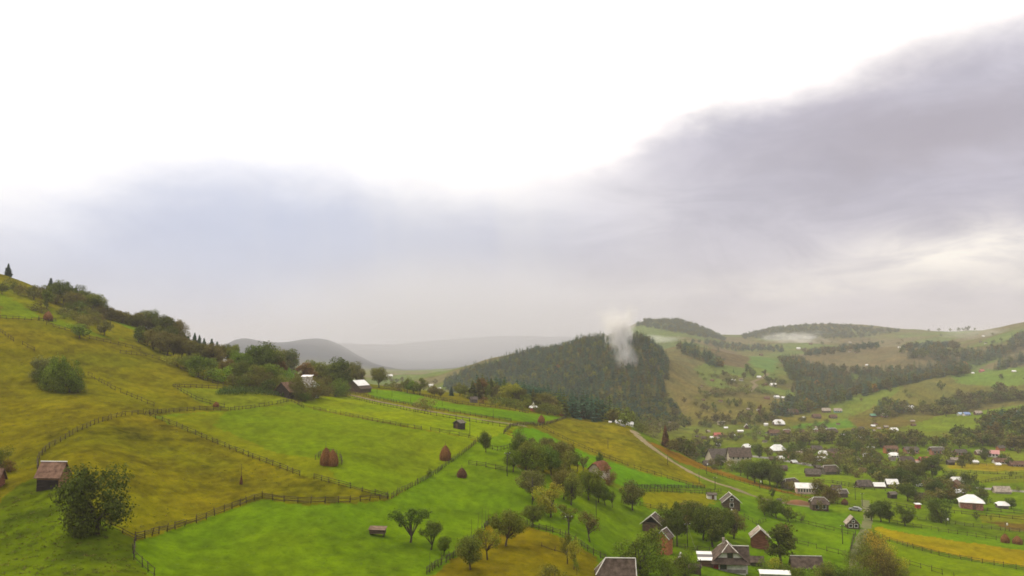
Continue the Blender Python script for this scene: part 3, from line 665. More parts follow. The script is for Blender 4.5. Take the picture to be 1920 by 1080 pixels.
tree_px(799, 770, 26, 1.0, 'bush', 'gr', 'ragged olive bush leaning over the fenced farm track')
tree_px(782, 764, 8, 1.6, 'bush', 'gr', 'low tuft of a bush beside the fenced farm track')
cluster('in the mixed plateau rim wood', 'towards the hill', 'plateau rim wood', [
 (862,742,26,1,'round','og'),(872,745,24,1,'round','og'),(886,748,36,1.5,'spruce','dg'),(897,748,42,1.5,'spruce','br'),(904,748,40,1.2,'tall','rd'),(912,748,28,1,'round','og'),(921,748,40,1.5,'spruce','dg'),(932,750,28,1,'round','br'),(945,752,42,1.5,'spruce','dg'),(955,756,34,1,'round','yl'),(964,758,38,.95,'round','yl'),(974,760,34,1,'round','br'),
 (986,764,28,1,'round','og'),(1000,766,38,1.5,'spruce','br'),(1010,768,32,1,'round','og'),(1022,770,34,1.2,'round','br'),(1032,774,32,1.1,'round','br'),(1044,776,26,1,'round','og'),(1052,778,26,1.6,'spruce','br'),(1062,780,26,1.5,'spruce','dg'),(1073,781,16,1.5,'spruce','br')])
cluster('before the mixed plateau rim wood', 'towards the hill', 'bushes before the rim wood', [
 (877,748,12,1.3,'bush','og'),(905,757,12,1.2,'bush','rd'),(922,758,18,1.2,'bush','og'),(936,760,16,1.3,'bush','og'),(950,763,18,1.2,'bush','gn'),(966,766,18,1.3,'bush','og'),(982,770,22,1.2,'bush','og'),(1014,775,20,1.2,'bush','og'),(1026,777,22,1.1,'bush','og'),(1040,779,20,1.2,'bush','og')])
# --- meadow trees
cluster('in the leafy clump on the rough slope', 'counting downhill', 'clump on the rough slope', [(78,714,46,1,'dome','gr'),(92,728,40,.9,'bush','dg'),(104,732,66,.8,'dome','gn'),(130,736,62,.85,'dome','gn'),(146,736,40,.8,'bush','dg'),(84,722,22,1.2,'bush','og')])
tree_px(2, 884, 44, .9, 'bush', 'dg', 'dark round bush at the end of the boundary fence above the barn')
tree_px(16, 885, 22, 1.1, 'bush', 'rd', 'low reddish bush beside the dark round bush above the red hut')
tree_px(184, 1001, 130, .92, 'dome', 'dg', 'big dark leafy tree with thin upper twigs beside the weathered barn')
tree_px(150, 935, 40, .7, 'bush', 'gn', 'green leafy shrub growing against the corner of the weathered barn')
tree_px(911, 848, 40, .68, 'round', 'dg', 'small lollipop tree beside the fence corner below the dark hut')
tree_px(804, 894, 15, .8, 'round', 'gn', 'tiny sapling by the picket line near the pointed haystack')
tree_px(769, 1017, 60, 1.02, 'spread', 'dg', 'gnarled flat-topped orchard tree near the small wooden trough')
tree_px(808, 1031, 48, 1.0, 'spread', 'dg', 'leaning orchard tree beside the bean pole fence')
tree_px(832, 1042, 36, .85, 'round', 'gn', 'small leafy tree overlapping the leaning orchard tree by the fence')
cluster('in the thick central meadow copse', 'towards the barn', 'central copse', [
 (976,836,26,.8,'bush','gr'),(962,885,42,.95,'round','gn'),(972,868,46,.9,'round','dg'),(986,882,52,.9,'round','og'),(1000,886,48,1,'bush','gn'),(1006,868,46,.85,'round','br'),(1022,856,36,1,'round','br'),(1018,884,54,.85,'round','gn'),(1034,892,50,.9,'round','gn'),(1046,878,52,.9,'round','br'),(1058,876,48,.95,'round','br'),(1052,895,42,1,'bush','og'),(1070,884,40,1,'round','og'),(1082,884,36,.9,'sparse','br'),(1094,886,34,.7,'sparse','br'),(970,842,40,.5,'bush','dg')])
cluster('in the orchard below the copse', 'towards barn', 'orchard trees', [
 (1000,938,58,.88,'round','gr'),(1032,970,60,.85,'round','yl'),(1000,987,42,1.0,'round','og'),(1057,936,56,.75,'round','br'),(1071,947,58,.75,'round','og'),(1104,938,58,.82,'round','gn'),(1122,942,46,.85,'round','gn'),(1135,948,36,.85,'round','gn'),(1148,952,34,.7,'sparse','og'),(1186,957,52,.88,'round','br'),(1066,992,50,.98,'sparse','og'),(1106,1016,58,.85,'sparse','br'),(1000,920,22,1.2,'bush','gr')])
tree_px(1123, 872, 24, .65, 'round', 'dg', 'small dark round tree behind the red roofed barn')
tree_px(1142, 910, 40, .62, 'bush', 'rd', 'reddish bush beside the gable of the red roofed barn')
cluster('in the straw coloured fenced garden', 'towards the house', 'garden trees', [
 (882,1068,64,.95,'round','og'),(914,1050,68,.8,'sparse','yl'),(948,1024,68,.9,'round','og'),(1064,1058,56,.5,'sparse','og'),(1076,1068,58,.62,'sparse','yl'),(1034,1090,32,1.3,'bush','og'),(1082,1078,30,.6,'sparse','gn')])
tree_px(1204, 1078, 84, 1.02, 'dome', 'gn', 'broad bright green tree in front of the orange brick barn')
cluster('in the row behind the white cottage', 'from the barn', 'dark trees behind the cottage', [
 (1260,1012,68,.75,'round','dg'),(1270,1024,70,.75,'tall','dg'),(1284,990,44,1,'round','br'),(1302,985,46,.95,'round','br'),(1318,1012,68,.8,'round','dg'),(1337,1026,72,.82,'round','dg'),(1357,1014,62,.85,'round','dg'),(1376,1010,52,.85,'round','br')])
tree_px(1465, 1058, 78, 1.1, 'tall', 'dg', 'tall dark oval tree beside the rust red barn')
cluster('around the white cottage yard', 'from the orchard', 'cottage yard bushes', [(1256,1085,36,1.1,'bush','gn'),(1284,1082,48,.75,'bush','gn'),(1276,1068,28,1,'bush','og'),(1432,1072,22,1.1,'bush','gn'),(1450,1068,22,1.2,'bush','yl'),(1462,1082,24,.9,'bush','dg'),(1482,1090,30,1,'bush','gn'),(1500,1092,28,1.1,'bush','gn'),(1522,1090,26,1.2,'bush','bg'),(1545,1092,34,1,'bush','og'),(1565,1092,36,1,'bush','dg'),(1585,1092,30,1,'bush','og')])
cluster('in the orchard trio below the earth road', 'towards the house', 'orchard trio', [(1434,966,36,1,'round','gn'),(1456,972,36,.95,'round','gn'),(1478,978,32,1,'round','gn'),(1446,966,28,1,'bush','dg')])
tree_px(1448, 934, 21, .62, 'round', 'dg', 'small round topped tree on the green strip below the orange slope')
tree_px(1474, 946, 17, 1, 'bush', 'og', 'leafy shrub beside the red earth heap')
tree_px(1502, 977, 18, .7, 'bush', 'gn', 'small upright bush on the fence line below the hipped house')
tree_px(1540, 958, 17, .7, 'bush', 'br', 'dark bush against the front of the hipped house')
tree_px(1548, 942, 44, 1.02, 'dome', 'br', 'large brownish tree beside the long pink house')
cluster('in the autumn thicket beside the lane', 'from the lane', 'autumn thicket', [
 (1612,1056,34,1,'bush','og'),(1625,1030,36,.9,'bush','gn'),(1640,1046,48,.85,'bush','og'),(1655,1062,56,.8,'bush','or'),(1668,1078,52,.8,'bush','yl'),(1622,1088,56,.8,'bush','og'),(1645,1094,66,.75,'bush','br'),(1672,1096,48,.8,'bush','br'),(1602,1094,40,.9,'bush','gn')])
cluster('by the fence topping the green strip', 'from the lane', 'trees at the strip top', [(1634,976,30,.9,'round','dg'),(1652,979,42,.85,'round','dg'),(1667,980,28,.8,'round','dg'),(1698,986,36,1.1,'round','dg')])
tree_px(1764, 980, 46, 1.0, 'dome', 'dg', 'large dense dark tree with a pole standing before it')
tree_px(1830, 976, 16, .95, 'round', 'dg', 'small round tree alone on the village meadow')
tree_px(1858, 979, 15, .6, 'sparse', 'og', 'thin sapling beside the ploughed village garden')
# --- village trees
cluster('in the belt below the public house', 'towards the pink house', 'belt below the big house', [
 (1338,880,20,1,'bush','br'),(1352,878,28,.9,'round','dg'),(1372,884,24,1,'bush','og'),(1388,892,30,.95,'round','gn'),(1402,898,38,.9,'round','gn'),(1416,906,42,.9,'round','dg'),(1430,908,44,.88,'round','dg'),(1444,910,42,.9,'round','dg'),(1456,914,36,.9,'round','dg'),(1468,916,20,1.2,'bush','br'),(1484,920,18,1.2,'bush','br'),(1396,884,24,1,'bush','og'),(1410,890,24,1,'round','og')])
tree_px(1452, 880, 24, .6, 'tall', 'dg', 'slim dark tree at the roadside between white roofed houses')
cluster('around the bright red hut', 'from the white sheds', 'trees round the red hut', [
 (1642,900,24,1,'round','dg'),(1656,904,26,1,'round','dg'),(1668,906,28,.95,'round','dg'),(1686,912,34,.95,'round','dg'),(1700,914,34,.9,'round','dg'),(1714,916,32,.9,'round','dg'),(1692,900,34,.9,'round','br'),(1706,898,36,.9,'round','br'),(1722,900,34,.9,'round','dg'),(1736,896,40,.85,'tall','dg'),(1748,896,44,1,'tall','dg'),(1778,904,24,1.1,'round','dg'),(1676,894,22,1,'bush','br'),(1660,892,20,1,'bush','br'),(1728,912,18,1,'bush','dg'),(1818,912,30,1.05,'round','dg'),(1808,918,22,1,'bush','dg'),(1826,918,20,1,'bush','dg')])
cluster('in the garden behind the pyramid roof', 'towards the roof', 'garden behind the pyramid roof', [
 (1702,940,34,.95,'round','dg'),(1718,942,20,1.1,'bush','br'),(1729,945,16,1.2,'bush','og'),(1744,940,20,1.1,'bush','br'),(1752,932,34,1,'round','dg'),(1764,938,24,1,'bush','dg'),(1782,942,28,.95,'round','br'),(1794,944,20,1.1,'bush','dg'),(1776,926,30,.9,'round','br'),(1842,940,24,1.1,'round','dg'),(1852,946,16,1,'bush','dg'),(1836,930,22,1,'bush','dg')])
tree_px(1896, 954, 22, 1.05, 'round', 'dg', 'dark round tree beside the small white roofed hut')
tree_px(1905, 921, 10, 1.2, 'bush', 'og', 'low bush at the end of the mottled roof shed')
cluster('on the meadow beyond the red hut', 'from the hut', 'meadow trees beyond the hut', [(1789,859,12,1,'round','dg'),(1806,866,18,1,'round','dg'),(1816,866,19,.95,'round','dg'),(1805,876,13,1,'round','og'),(1846,865,18,.95,'round','dg'),(1880,868,16,.95,'round','dg'),(1896,893,9,1.1,'bush','dg'),(1775,870,12,1.3,'bush','og')])
cluster('between the white roofed village houses', 'along the valley', 'village trees', [
 (1625,878,28,.95,'round','br'),(1636,884,16,1.1,'bush','og'),(1606,852,26,1,'round','dg'),(1594,848,24,1.1,'round','dg'),(1580,842,24,1,'round','dg'),(1612,846,24,1,'round','br'),(1572,872,18,1.1,'round','br'),(1586,876,20,1.1,'round','br'),(1600,872,16,1.1,'round','og'),(1612,896,18,1.1,'bush','br'),(1424,858,26,.9,'tall','dg'),(1416,852,22,1,'round','dg'),(1440,856,18,1.2,'round','br'),(1476,856,20,1.1,'round','dg'),(1490,852,22,1.1,'round','dg'),(1502,850,24,1,'round','dg'),(1516,860,18,1.1,'round','br'),(1530,868,16,1.2,'bush','br'),(1548,872,16,1.2,'bush','br'),(1500,866,16,1.2,'bush','og'),(1560,868,14,1.1,'bush','dg'),(1590,886,18,1,'round','br'),(1576,890,14,1.2,'bush','dg'),(1634,860,18,1.1,'round','dg'),(1650,866,18,1,'round','br'),(1662,876,16,1.1,'bush','br')])
tree_px(1248, 838, 42, 1.4, 'spruce', 'rd', 'large brown conifer standing at the bend of the gravel road')
cluster('where the gravel road drops away', 'from the sheds', 'trees at the road bend', [(1203,812,20,1.1,'bush','dg'),(1214,816,14,1.3,'bush','br'),(1226,820,16,1.3,'bush','br'),(1262,842,20,1.1,'bush','br'),(1274,846,26,.9,'round','br'),(1288,850,30,.85,'tall','br'),(1302,852,24,1,'round','br'),(1318,856,20,1.1,'round','dg'),(1236,812,16,1.3,'bush','og'),(1196,806,12,1.3,'bush','br')])
# --- far single trees
tree_px(1766, 732, 17, 1.0, 'round', 'dg', 'lone round tree on the big green spur across the valley')
tree_px(1691, 664, 14, 1.0, 'round', 'dg', 'lone dark tree on the bare brown hill above the gully forest')
tree_px(1801, 747, 13, 1.0, 'round', 'br', 'brown round tree at the foot of the big green spur')
cluster('spaced along the far ridge skyline', 'counting uphill', 'ridge skyline trees', [(1742,622,5,1.2,'round','dg'),(1760,621,6,1.2,'round','dg'),(1782,618,6,1.2,'round','dg'),(1797,617,7,1.2,'round','dg'),(1806,616,6,1.2,'round','dg'),(1815,614,9,1.1,'round','dg'),(1828,613,5,1.3,'round','dg')])
cluster('on the far meadow with the track', 'across the slope', 'trees on the track meadow', [
 (1308,702,5,1.3,'bush','dg'),(1317,704,5,1.3,'bush','dg'),(1335,706,6,1.5,'bush','dg'),(1345,708,6,1.5,'bush','dg'),(1322,713,6,1.2,'bush','dg'),(1331,660,9,1.3,'spruce','bl'),(1347,660,11,1.3,'spruce','bl'),(1343,662,7,1.3,'spruce','bl'),(1402,700,16,.9,'round','dg'),(1394,710,11,1,'round','br'),(1408,704,14,1,'round','dg'),(1412,708,14,1,'round','dg'),(1434,706,14,.8,'tall','br'),(1461,676,9,1,'round','dg'),(1368,762,14,.8,'round','dg'),(1379,762,16,.8,'round','dg'),(1388,760,12,.8,'round','br'),(1338,768,13,.9,'round','dg'),(1326,772,16,1,'round','br'),(1318,770,14,1,'round','br'),(1310,784,14,1.1,'round','br'),(1283,756,12,.9,'round','br'),(1410,776,24,.9,'sparse','br'),(1425,782,24,.7,'tall','rd'),(1432,786,22,.8,'tall','br'),(1440,788,18,1,'round','br'),(1393,786,16,1,'round','br'),(1404,792,14,1,'round','br'),(1254,756,8,1,'bush','dg')])
cluster('in the scrub round the far farmhouse', 'across the slope', 'scrub round the far farmhouse', [
 (1362,718,10,1.2,'round','dg'),(1372,722,14,1.1,'round','dg'),(1380,721,8,1.2,'bush','br'),(1357,704,10,1.3,'round','br'),(1368,706,8,1.3,'bush','br'),(1442,718,12,1.1,'round','dg'),(1452,719,12,1.1,'round','dg'),(1462,722,11,1.2,'round','dg'),(1470,722,10,1.2,'round','dg'),(1436,714,10,1.2,'round','dg'),(1486,735,18,1,'spruce','br'),(1424,736,9,1.6,'bush','dg'),(1432,738,9,1.5,'bush','dg'),(1445,740,7,1.4,'bush','dg')])
for i in range(17):
    x = 1322 + i * 5.2
    tree_px(x, 744 - (i % 5) * 2.2 - i * .45 + 2, 9 + i % 4, 1.35, 'bush', ['br', 'dg', 'br', 'og'][i % 4], f"{['brown','dark','rusty','olive'][i % 4]} bush in the hedge across the track meadow, {ORD[i // 4]} of its colour", 'hedge across the track meadow')
# ------------------------------------------------------------------ woods: the largest trees one by one, the rest as one mass
def poly_points(outline, n, seed, ymin=24):
    g = random.Random(seed); xs = [p[0] for p in outline]; ys = [p[1] for p in outline]; out = []
    P = np.array(outline, float); t = 0
    while len(out) < n and t < n * 30:
        t += 1; x = g.uniform(min(xs), max(xs)); y = g.uniform(min(ys), max(ys))
        if inside(np.array([x]), np.array([y]), P)[0]: out.append((x, y))
    return out
def ground_scatter(outline, spacing, seed, gaps=0.0):
    """even scatter in plan over the ground inside the outline"""
    g = np.random.default_rng(seed)
    line = ground_line(outline + [outline[0]], 8); P = np.array([(p.x, p.y) for p in line])
    lo, hi = P.min(0), P.max(0)
    nx = int((hi[0] - lo[0]) / spacing) + 1; ny = int((hi[1] - lo[1]) / spacing) + 1
    gx, gy = np.meshgrid(lo[0] + (np.arange(nx) + .5) * spacing, lo[1] + (np.arange(ny) + .5) * spacing)
    gx = gx + g.uniform(-.45, .45, gx.shape) * spacing; gy = gy + g.uniform(-.45, .45, gy.shape) * spacing
    k = inside(gx, gy, P) & (fbm(gx / (spacing * 4.5), gy / (spacing * 4.5), seed, 2) > gaps)
    return list(zip(gx[k], gy[k]))
def wood(name, label, spots, mix, hts, single=0, single_label=None, group=None, seed=1, lod='lo'):
    """spots in plan; mix = [(kind, colour, share)]; the nearest `single` trees become things"""
    g = random.Random(seed); spots = sorted(spots, key=lambda p: p[1]); Vs = []; Fs = []; Ts = []; k = 0
    pick = set()
    if single: 
        step = max(1, len(spots) // single); pick = set(range(0, min(len(spots), single)))
    kinds = [m[0] for m in mix]; wts = [m[2] for m in mix]
    for i, (x, y) in enumerate(spots):
        m = g.choices(mix, wts)[0]; kind, ck = m[0], m[1]
        H = g.uniform(*hts) * (1.15 if kind == 'spruce' else .85); wr = g.uniform(.95, 1.25) * (1.35 if kind == 'spruce' else 1.05)
        if i in pick:
            plant(Vector((x, y, height(x, y))), H, wr, kind, ck, single_label % NOUN[kind], f"{group}: {kind}s", lod='lo', name={'spruce': 'spruce_tree', 'bush': 'shrub'}.get(kind, 'forest_tree')); continue
        (tv, tf), (cv, cf) = proto(kind, lod, g.randrange(3))
        a = g.uniform(0, 6.28); R = np.array([[math.cos(a), -math.sin(a), 0], [math.sin(a), math.cos(a), 0], [0, 0, 1]])
        V = (cv * np.array([H * wr, H * wr, H])) @ R.T + np.array([x, y, height(x, y) - .02 * H])
        c = np.array(LEAF[ck][1]) * g.uniform(.75, 1.25) * LEAF_K * .85
        Vs.append(V); Fs.append(cf + k); k += len(V); Ts.append(np.repeat(c[None], len(V), 0))
    if Vs:
        o = link(name, quad_mesh(name, np.concatenate(Vs), np.concatenate(Fs), [FOLA], tint=np.concatenate(Ts)))
        tag(o, label, kind='stuff')
MIXED = [('spruce', 'bl', 7), ('spruce', 'dg', 2.5), ('round', 'og', .8), ('round', 'br', .3), ('round', 'bl', 1.2), ('tall', 'or', .04)]
DARK = [('spruce', 'bl', 6), ('spruce', 'dg', 3), ('round', 'dg', 1)]
BELT = [('round', 'br', 4), ('round', 'og', 2), ('round', 'dg', 3), ('tall', 'br', 1), ('spruce', 'br', .5)]
hill = [(832,722),(880,703),(930,688),(985,668),(1040,650),(1090,641),(1130,639),(1170,643),(1192,641),(1215,646),(1240,662),(1253,678),(1256,700),(1252,720),(1243,742),(1262,762),(1284,786),(1280,796),(1240,796),(1180,794),(1120,792),(1075,786),(1040,776),(1000,766),(950,752),(900,742),(840,735)]
sp = ground_scatter(hill, 7.0, 3)
# deciduous skirt at the foot of the hill, spruces higher up
foot = [p for p in sp if height(*p) < -48]; up = [p for p in sp if height(*p) >= -48]
wood('forest', 'dark mixed forest covering the rounded hill under the mist plume', up, MIXED, (8, 12.5), 75, '%s among the close-packed trees on the misty wooded hill', 'trees on the wooded hill', 5)
wood('forest', 'leafy skirt of trees round the foot of the wooded hill', foot, [('round', 'dg', 3), ('round', 'og', 2), ('round', 'br', 1), ('round', 'bl', 2), ('spruce', 'bl', 3)], (6, 10), 40, '%s in the leafy skirt at the foot of the wooded hill', 'trees at the foot of the wooded hill', 6)
wood('forest', 'dark spruce rows lining the skyline of the wooded hill', [(p.x + random.uniform(-4, 4), p.y + dy + random.uniform(-4, 4)) for dy in (-4, 6, 18, 32) for p in ground_line([(838,722),(880,704),(930,690),(985,671),(1040,654),(1090,646),(1140,642),(1190,644),(1225,655)], 6)], DARK, (9, 15), 0, None, None, 8)
gully = [(1462,678),(1490,672),(1520,690),(1560,692),(1620,700),(1690,694),(1740,690),(1800,676),(1822,690),(1812,706),(1775,708),(1740,712),(1700,722),(1640,738),(1590,752),(1545,768),(1500,778),(1452,786),(1448,768),(1480,755),(1500,745),(1488,722),(1475,700)]
wood('forest', 'dark forest filling the gully behind the big green spur', ground_scatter(gully, 8.5, 12, .3), [('spruce', 'bl', 5), ('spruce', 'dg', 2), ('round', 'br', 2.2), ('round', 'dg', 2), ('tall', 'or', .12)], (9, 14), 60, '%s in the gully forest behind the big green spur', 'trees in the gully forest', 13)
wood('forest', 'narrow strip of dark trees across the brown meadow', ground_scatter([(1268,650),(1290,650),(1330,672),(1360,690),(1350,694),(1318,682),(1282,666)], 10, 14), MIXED, (11, 16), 20, '%s in the dark strip crossing the brown meadow', 'trees in the meadow strip', 15)
wood('forest', 'dark forest on the upper slope towards the right', ground_scatter([(1690,672),(1760,660),(1800,668),(1850,662),(1925,632),(1990,622),(1990,650),(1925,655),(1880,668),(1830,688),(1815,678),(1760,680)], 14, 16), [('spruce', 'bl', 5), ('round', 'br', 2), ('round', 'dg', 2)], (13, 20), 0, None, None, 17)
wood('forest', 'tree line below the brown shoulder at the upper right', ground_scatter([(1845,696),(1880,685),(1925,668),(1990,660),(1990,672),(1925,684),(1880,694)], 10, 18), DARK, (10, 17), 0, None, None, 19)
wood('woods', 'brown and green woods at the foot of the big spur', ground_scatter([(1630,780),(1660,758),(1700,765),(1740,770),(1790,752),(1840,748),(1870,735),(1925,722),(1990,715),(1990,750),(1925,752),(1880,760),(1840,766),(1760,784),(1740,790),(1700,782),(1660,785)], 9, 20, .4), [('round', 'br', 4), ('round', 'og', 2), ('round', 'dg', 3), ('spruce', 'bl', 1)], (8, 14), 30, '%s in the woods at the foot of the big spur', 'trees at the spur foot', 21)
wood('woods', 'dark wood on the near hump at the right edge', ground_scatter([(1840,808),(1855,796),(1880,790),(1925,784),(1990,780),(1990,830),(1925,834),(1870,826)], 6.5, 22), [('round', 'dg', 4), ('spruce', 'bl', 4), ('round', 'br', 2)], (9, 15), 35, '%s in the dark wood at the edge of the near hump', 'trees in the dark hump wood', 23)
wood('woods', 'belt of brown trees crossing the valley behind the brick houses', ground_scatter([(1630,842),(1650,832),(1690,824),(1740,818),(1800,818),(1860,824),(1925,832),(1990,834),(1990,846),(1925,848),(1850,840),(1780,842),(1700,842)], 8, 24, .46), BELT, (7, 12), 45, '%s in the belt of trees behind the orange brick houses', 'belt behind the brick houses', 25)
wood('woods', 'belt of trees along the valley between the white roofs', ground_scatter([(1300,836),(1320,826),(1380,824),(1440,832),(1500,832),(1560,830),(1630,828),(1640,840),(1560,842),(1500,846),(1440,844),(1380,840),(1330,846)], 8, 26, .5), BELT, (6, 11), 40, '%s in the tree belt between the valley roofs', 'belt between the valley roofs', 27)
wood('woods', 'scrub and small trees on the valley edge below the wooded hill', ground_scatter([(1080,790),(1150,790),(1240,798),(1300,792),(1370,785),(1440,782),(1460,795),(1380,800),(1300,802),(1250,815),(1210,806),(1150,796)], 11, 28), BELT, (6, 10), 20, '%s in the scrub below the wooded hill', 'scrub below the wooded hill', 29)
wood('woods', 'trees shading the valley floor behind the brow', ground_scatter([(1255,848),(1300,838),(1350,836),(1330,870),(1290,862)], 9, 30), BELT, (6, 11), 0, None, None, 31)
wood('forest', 'hazy woods across the far misty hillsides', ground_scatter([(1190,612),(1215,602),(1270,602),(1320,618),(1360,638),(1320,634),(1260,622)], 13, 32) + ground_scatter([(1380,636),(1430,620),(1500,612),(1560,610),(1690,622),(1620,634),(1500,640)], 19, 34), [('round', 'bl', 3), ('round', 'dg', 3), ('spruce', 'bl', 2)], (10, 16), 0, None, None, 33)
wood('forest', 'wooded patches on the middle hills', ground_scatter([(1500,660),(1560,655),(1620,648),(1660,652),(1600,662),(1520,672)], 20, 36) + ground_scatter([(1690,655),(1760,645),(1800,652),(1770,664),(1700,664)], 20, 37) + ground_scatter([(1290,640),(1400,650),(1480,655),(1470,662),(1380,660)], 20, 38), [('round', 'bl', 3), ('round', 'br', 3), ('spruce', 'bl', 2)], (10, 15), 0, None, None, 39)
wood('woods', 'hazy trees on the far valley floor', ground_scatter([(700,716),(830,712),(850,726),(720,732)], 40, 40), BELT, (8, 13), 0, None, None, 41)
# rough weeds on the unmown slopes
def tufts(name, label, outlines, n, size, cols_, seed):
    g = np.random.default_rng(seed); Ps = []
    for o in outlines:
        for x, y in poly_points(o, n, seed): 
            p = at(x, y); Ps.append(p)
    V = []; N_ = []; T = []
    for p in Ps:
        s = size * g.uniform(.4, 1.5); c = np.array(cols_[g.integers(len(cols_))]) * g.uniform(.8, 1.2)
        for _ in range(9):
            V.append((p.x + g.normal() * s * .9, p.y + g.normal() * s * .9, p.z + abs(g.normal()) * s * .3)); N_.append((g.normal(), g.normal(), 2.8)); T.append(c)
    Vq, Fq = leaves(np.array(V), np.array(N_), size * .45, g)
    o = link(name, quad_mesh(name, Vq, Fq, [FOLA], tint=np.repeat(np.array(T), 4, 0))); tag(o, label, kind='stuff')
tufts('ground_cover', 'rough weeds and tussocks on the unmown left slope', [[(0,640),(200,690),(420,745),(280,775),(150,805),(75,860),(70,885),(0,880)], [(0,930),(70,920),(140,940),(180,1000),(250,1020),(280,1078),(0,1078)], [(90,855),(160,812),(270,784),(420,840),(560,895),(700,932),(480,930),(260,1005),(200,980)]], 300, .26, [(.085,.09,.016), (.10,.09,.02), (.07,.085,.014), (.11,.10,.02)], 50)
tufts('ground_cover', 'tussocks on the rough brow above the gravel road', [[(1010,805),(1060,788),(1130,787),(1190,806),(1290,890),(1210,882),(1090,843)]], 260, .3, [(.09,.09,.016), (.10,.09,.02)], 51)
tufts('ground_cover', 'low weeds along the meadow edges', [[(300,1075),(330,1000),(480,945),(720,942),(880,850),(960,885),(1000,980),(850,1040),(800,1075)]], 160, .2, [(.075,.12,.012), (.09,.115,.014)], 52)
# corn patch in rows, too many stalks to count
def corn():
    g = np.random.default_rng(60); parts = []
    for row in range(5):
        L = ground_line([(404 + row * 4, 741 - row * 2.2), (470, 740 - row * 2.0), (535 + row, 745 - row * 2.6)], 1.4)
        for p in L:
            h = g.uniform(1.6, 2.3)
            for _ in range(6):
                a = g.uniform(0, 6.28); d = np.array([math.cos(a), math.sin(a), 0]); n = np.array([-d[1], d[0], 0]) * .09
                b = np.array([p.x, p.y, p.z + g.uniform(.1, h * .7)]); 
                V = np.array([b - n, b + n, b + d * .45 + (0, 0, .55) + n * .6, b + d * .45 + (0, 0, .55) - n * .6]); parts.append((V, np.array([[0, 1, 2, 3]])))
    V, F = cat(parts)
    o = link('corn_crop', quad_mesh('corn_crop', V, F, [FOLA], tint=np.repeat([[.06, .10, .02]], len(V), 0))); tag(o, 'rows of green corn beside the dark plank barn', kind='stuff')
corn()

# small trees and half hidden houses between the village plots
zone1 = [(1440,858),(1500,852),(1640,846),(1650,870),(1600,895),(1520,876),(1450,868)]
zone2 = [(1620,880),(1680,880),(1760,900),(1830,900),(1850,935),(1760,945),(1690,930),(1640,905)]
zone3 = [(1650,848),(1780,846),(1925,850),(1925,875),(1850,878),(1760,880),(1660,876)]
zone4 = [(1300,820),(1440,812),(1600,812),(1640,826),(1500,832),(1330,830)]
for z_, sp_, lab_, grp_, sd_ in ((zone1, 8.5, '%s among the roofs beside the village road', 'trees among the roadside roofs', 71), (zone2, 13, '%s in the gardens round the red hut', 'trees in the red hut gardens', 72), (zone3, 16, '%s on the plots below the brick houses', 'trees on the brick house plots', 73), (zone4, 14, '%s on the far side of the valley tree belt', 'trees beyond the valley belt', 74)):
    sp = ground_scatter(z_, sp_, sd_)
    wood('woods', 'scattered garden trees', sp, [('round', 'br', 4), ('round', 'dg', 3), ('round', 'og', 2), ('bush', 'br', 3), ('bush', 'og', 2)], (3.5, 7.5), len(sp), lab_, grp_, sd_)

for z_, n_, w_, lab_, grp_, sd_ in (([(1300,690),(1480,690),(1480,780),(1300,785)], 34, (3, 6), '%s dotted over the meadow with the winding track', 'trees dotted over the track meadow', 81), ([(1480,640),(1900,625),(1900,650),(1500,668)], 26, (6, 10), '%s dotted over the middle hills', 'trees dotted over the middle hills', 82), ([(1600,745),(1780,710),(1900,700),(1900,720),(1650,780)], 10, (4, 7), '%s dotted over the big green spur', 'trees dotted over the spur', 83), ([(1280,786),(1640,786),(1640,812),(1300,815)], 40, (3, 6), '%s on the near edge of the far meadows', 'trees on the far meadow edge', 84)):
    sp = [(p.x, p.y) for p in (at(x, y) for x, y in poly_points(z_, n_, sd_))]
    wood('woods', 'dotted trees', sp, [('round', 'br', 3), ('round', 'dg', 3), ('bush', 'br', 2), ('bush', 'dg', 2), ('spruce', 'bl', 1)], w_, len(sp), lab_, grp_, sd_)
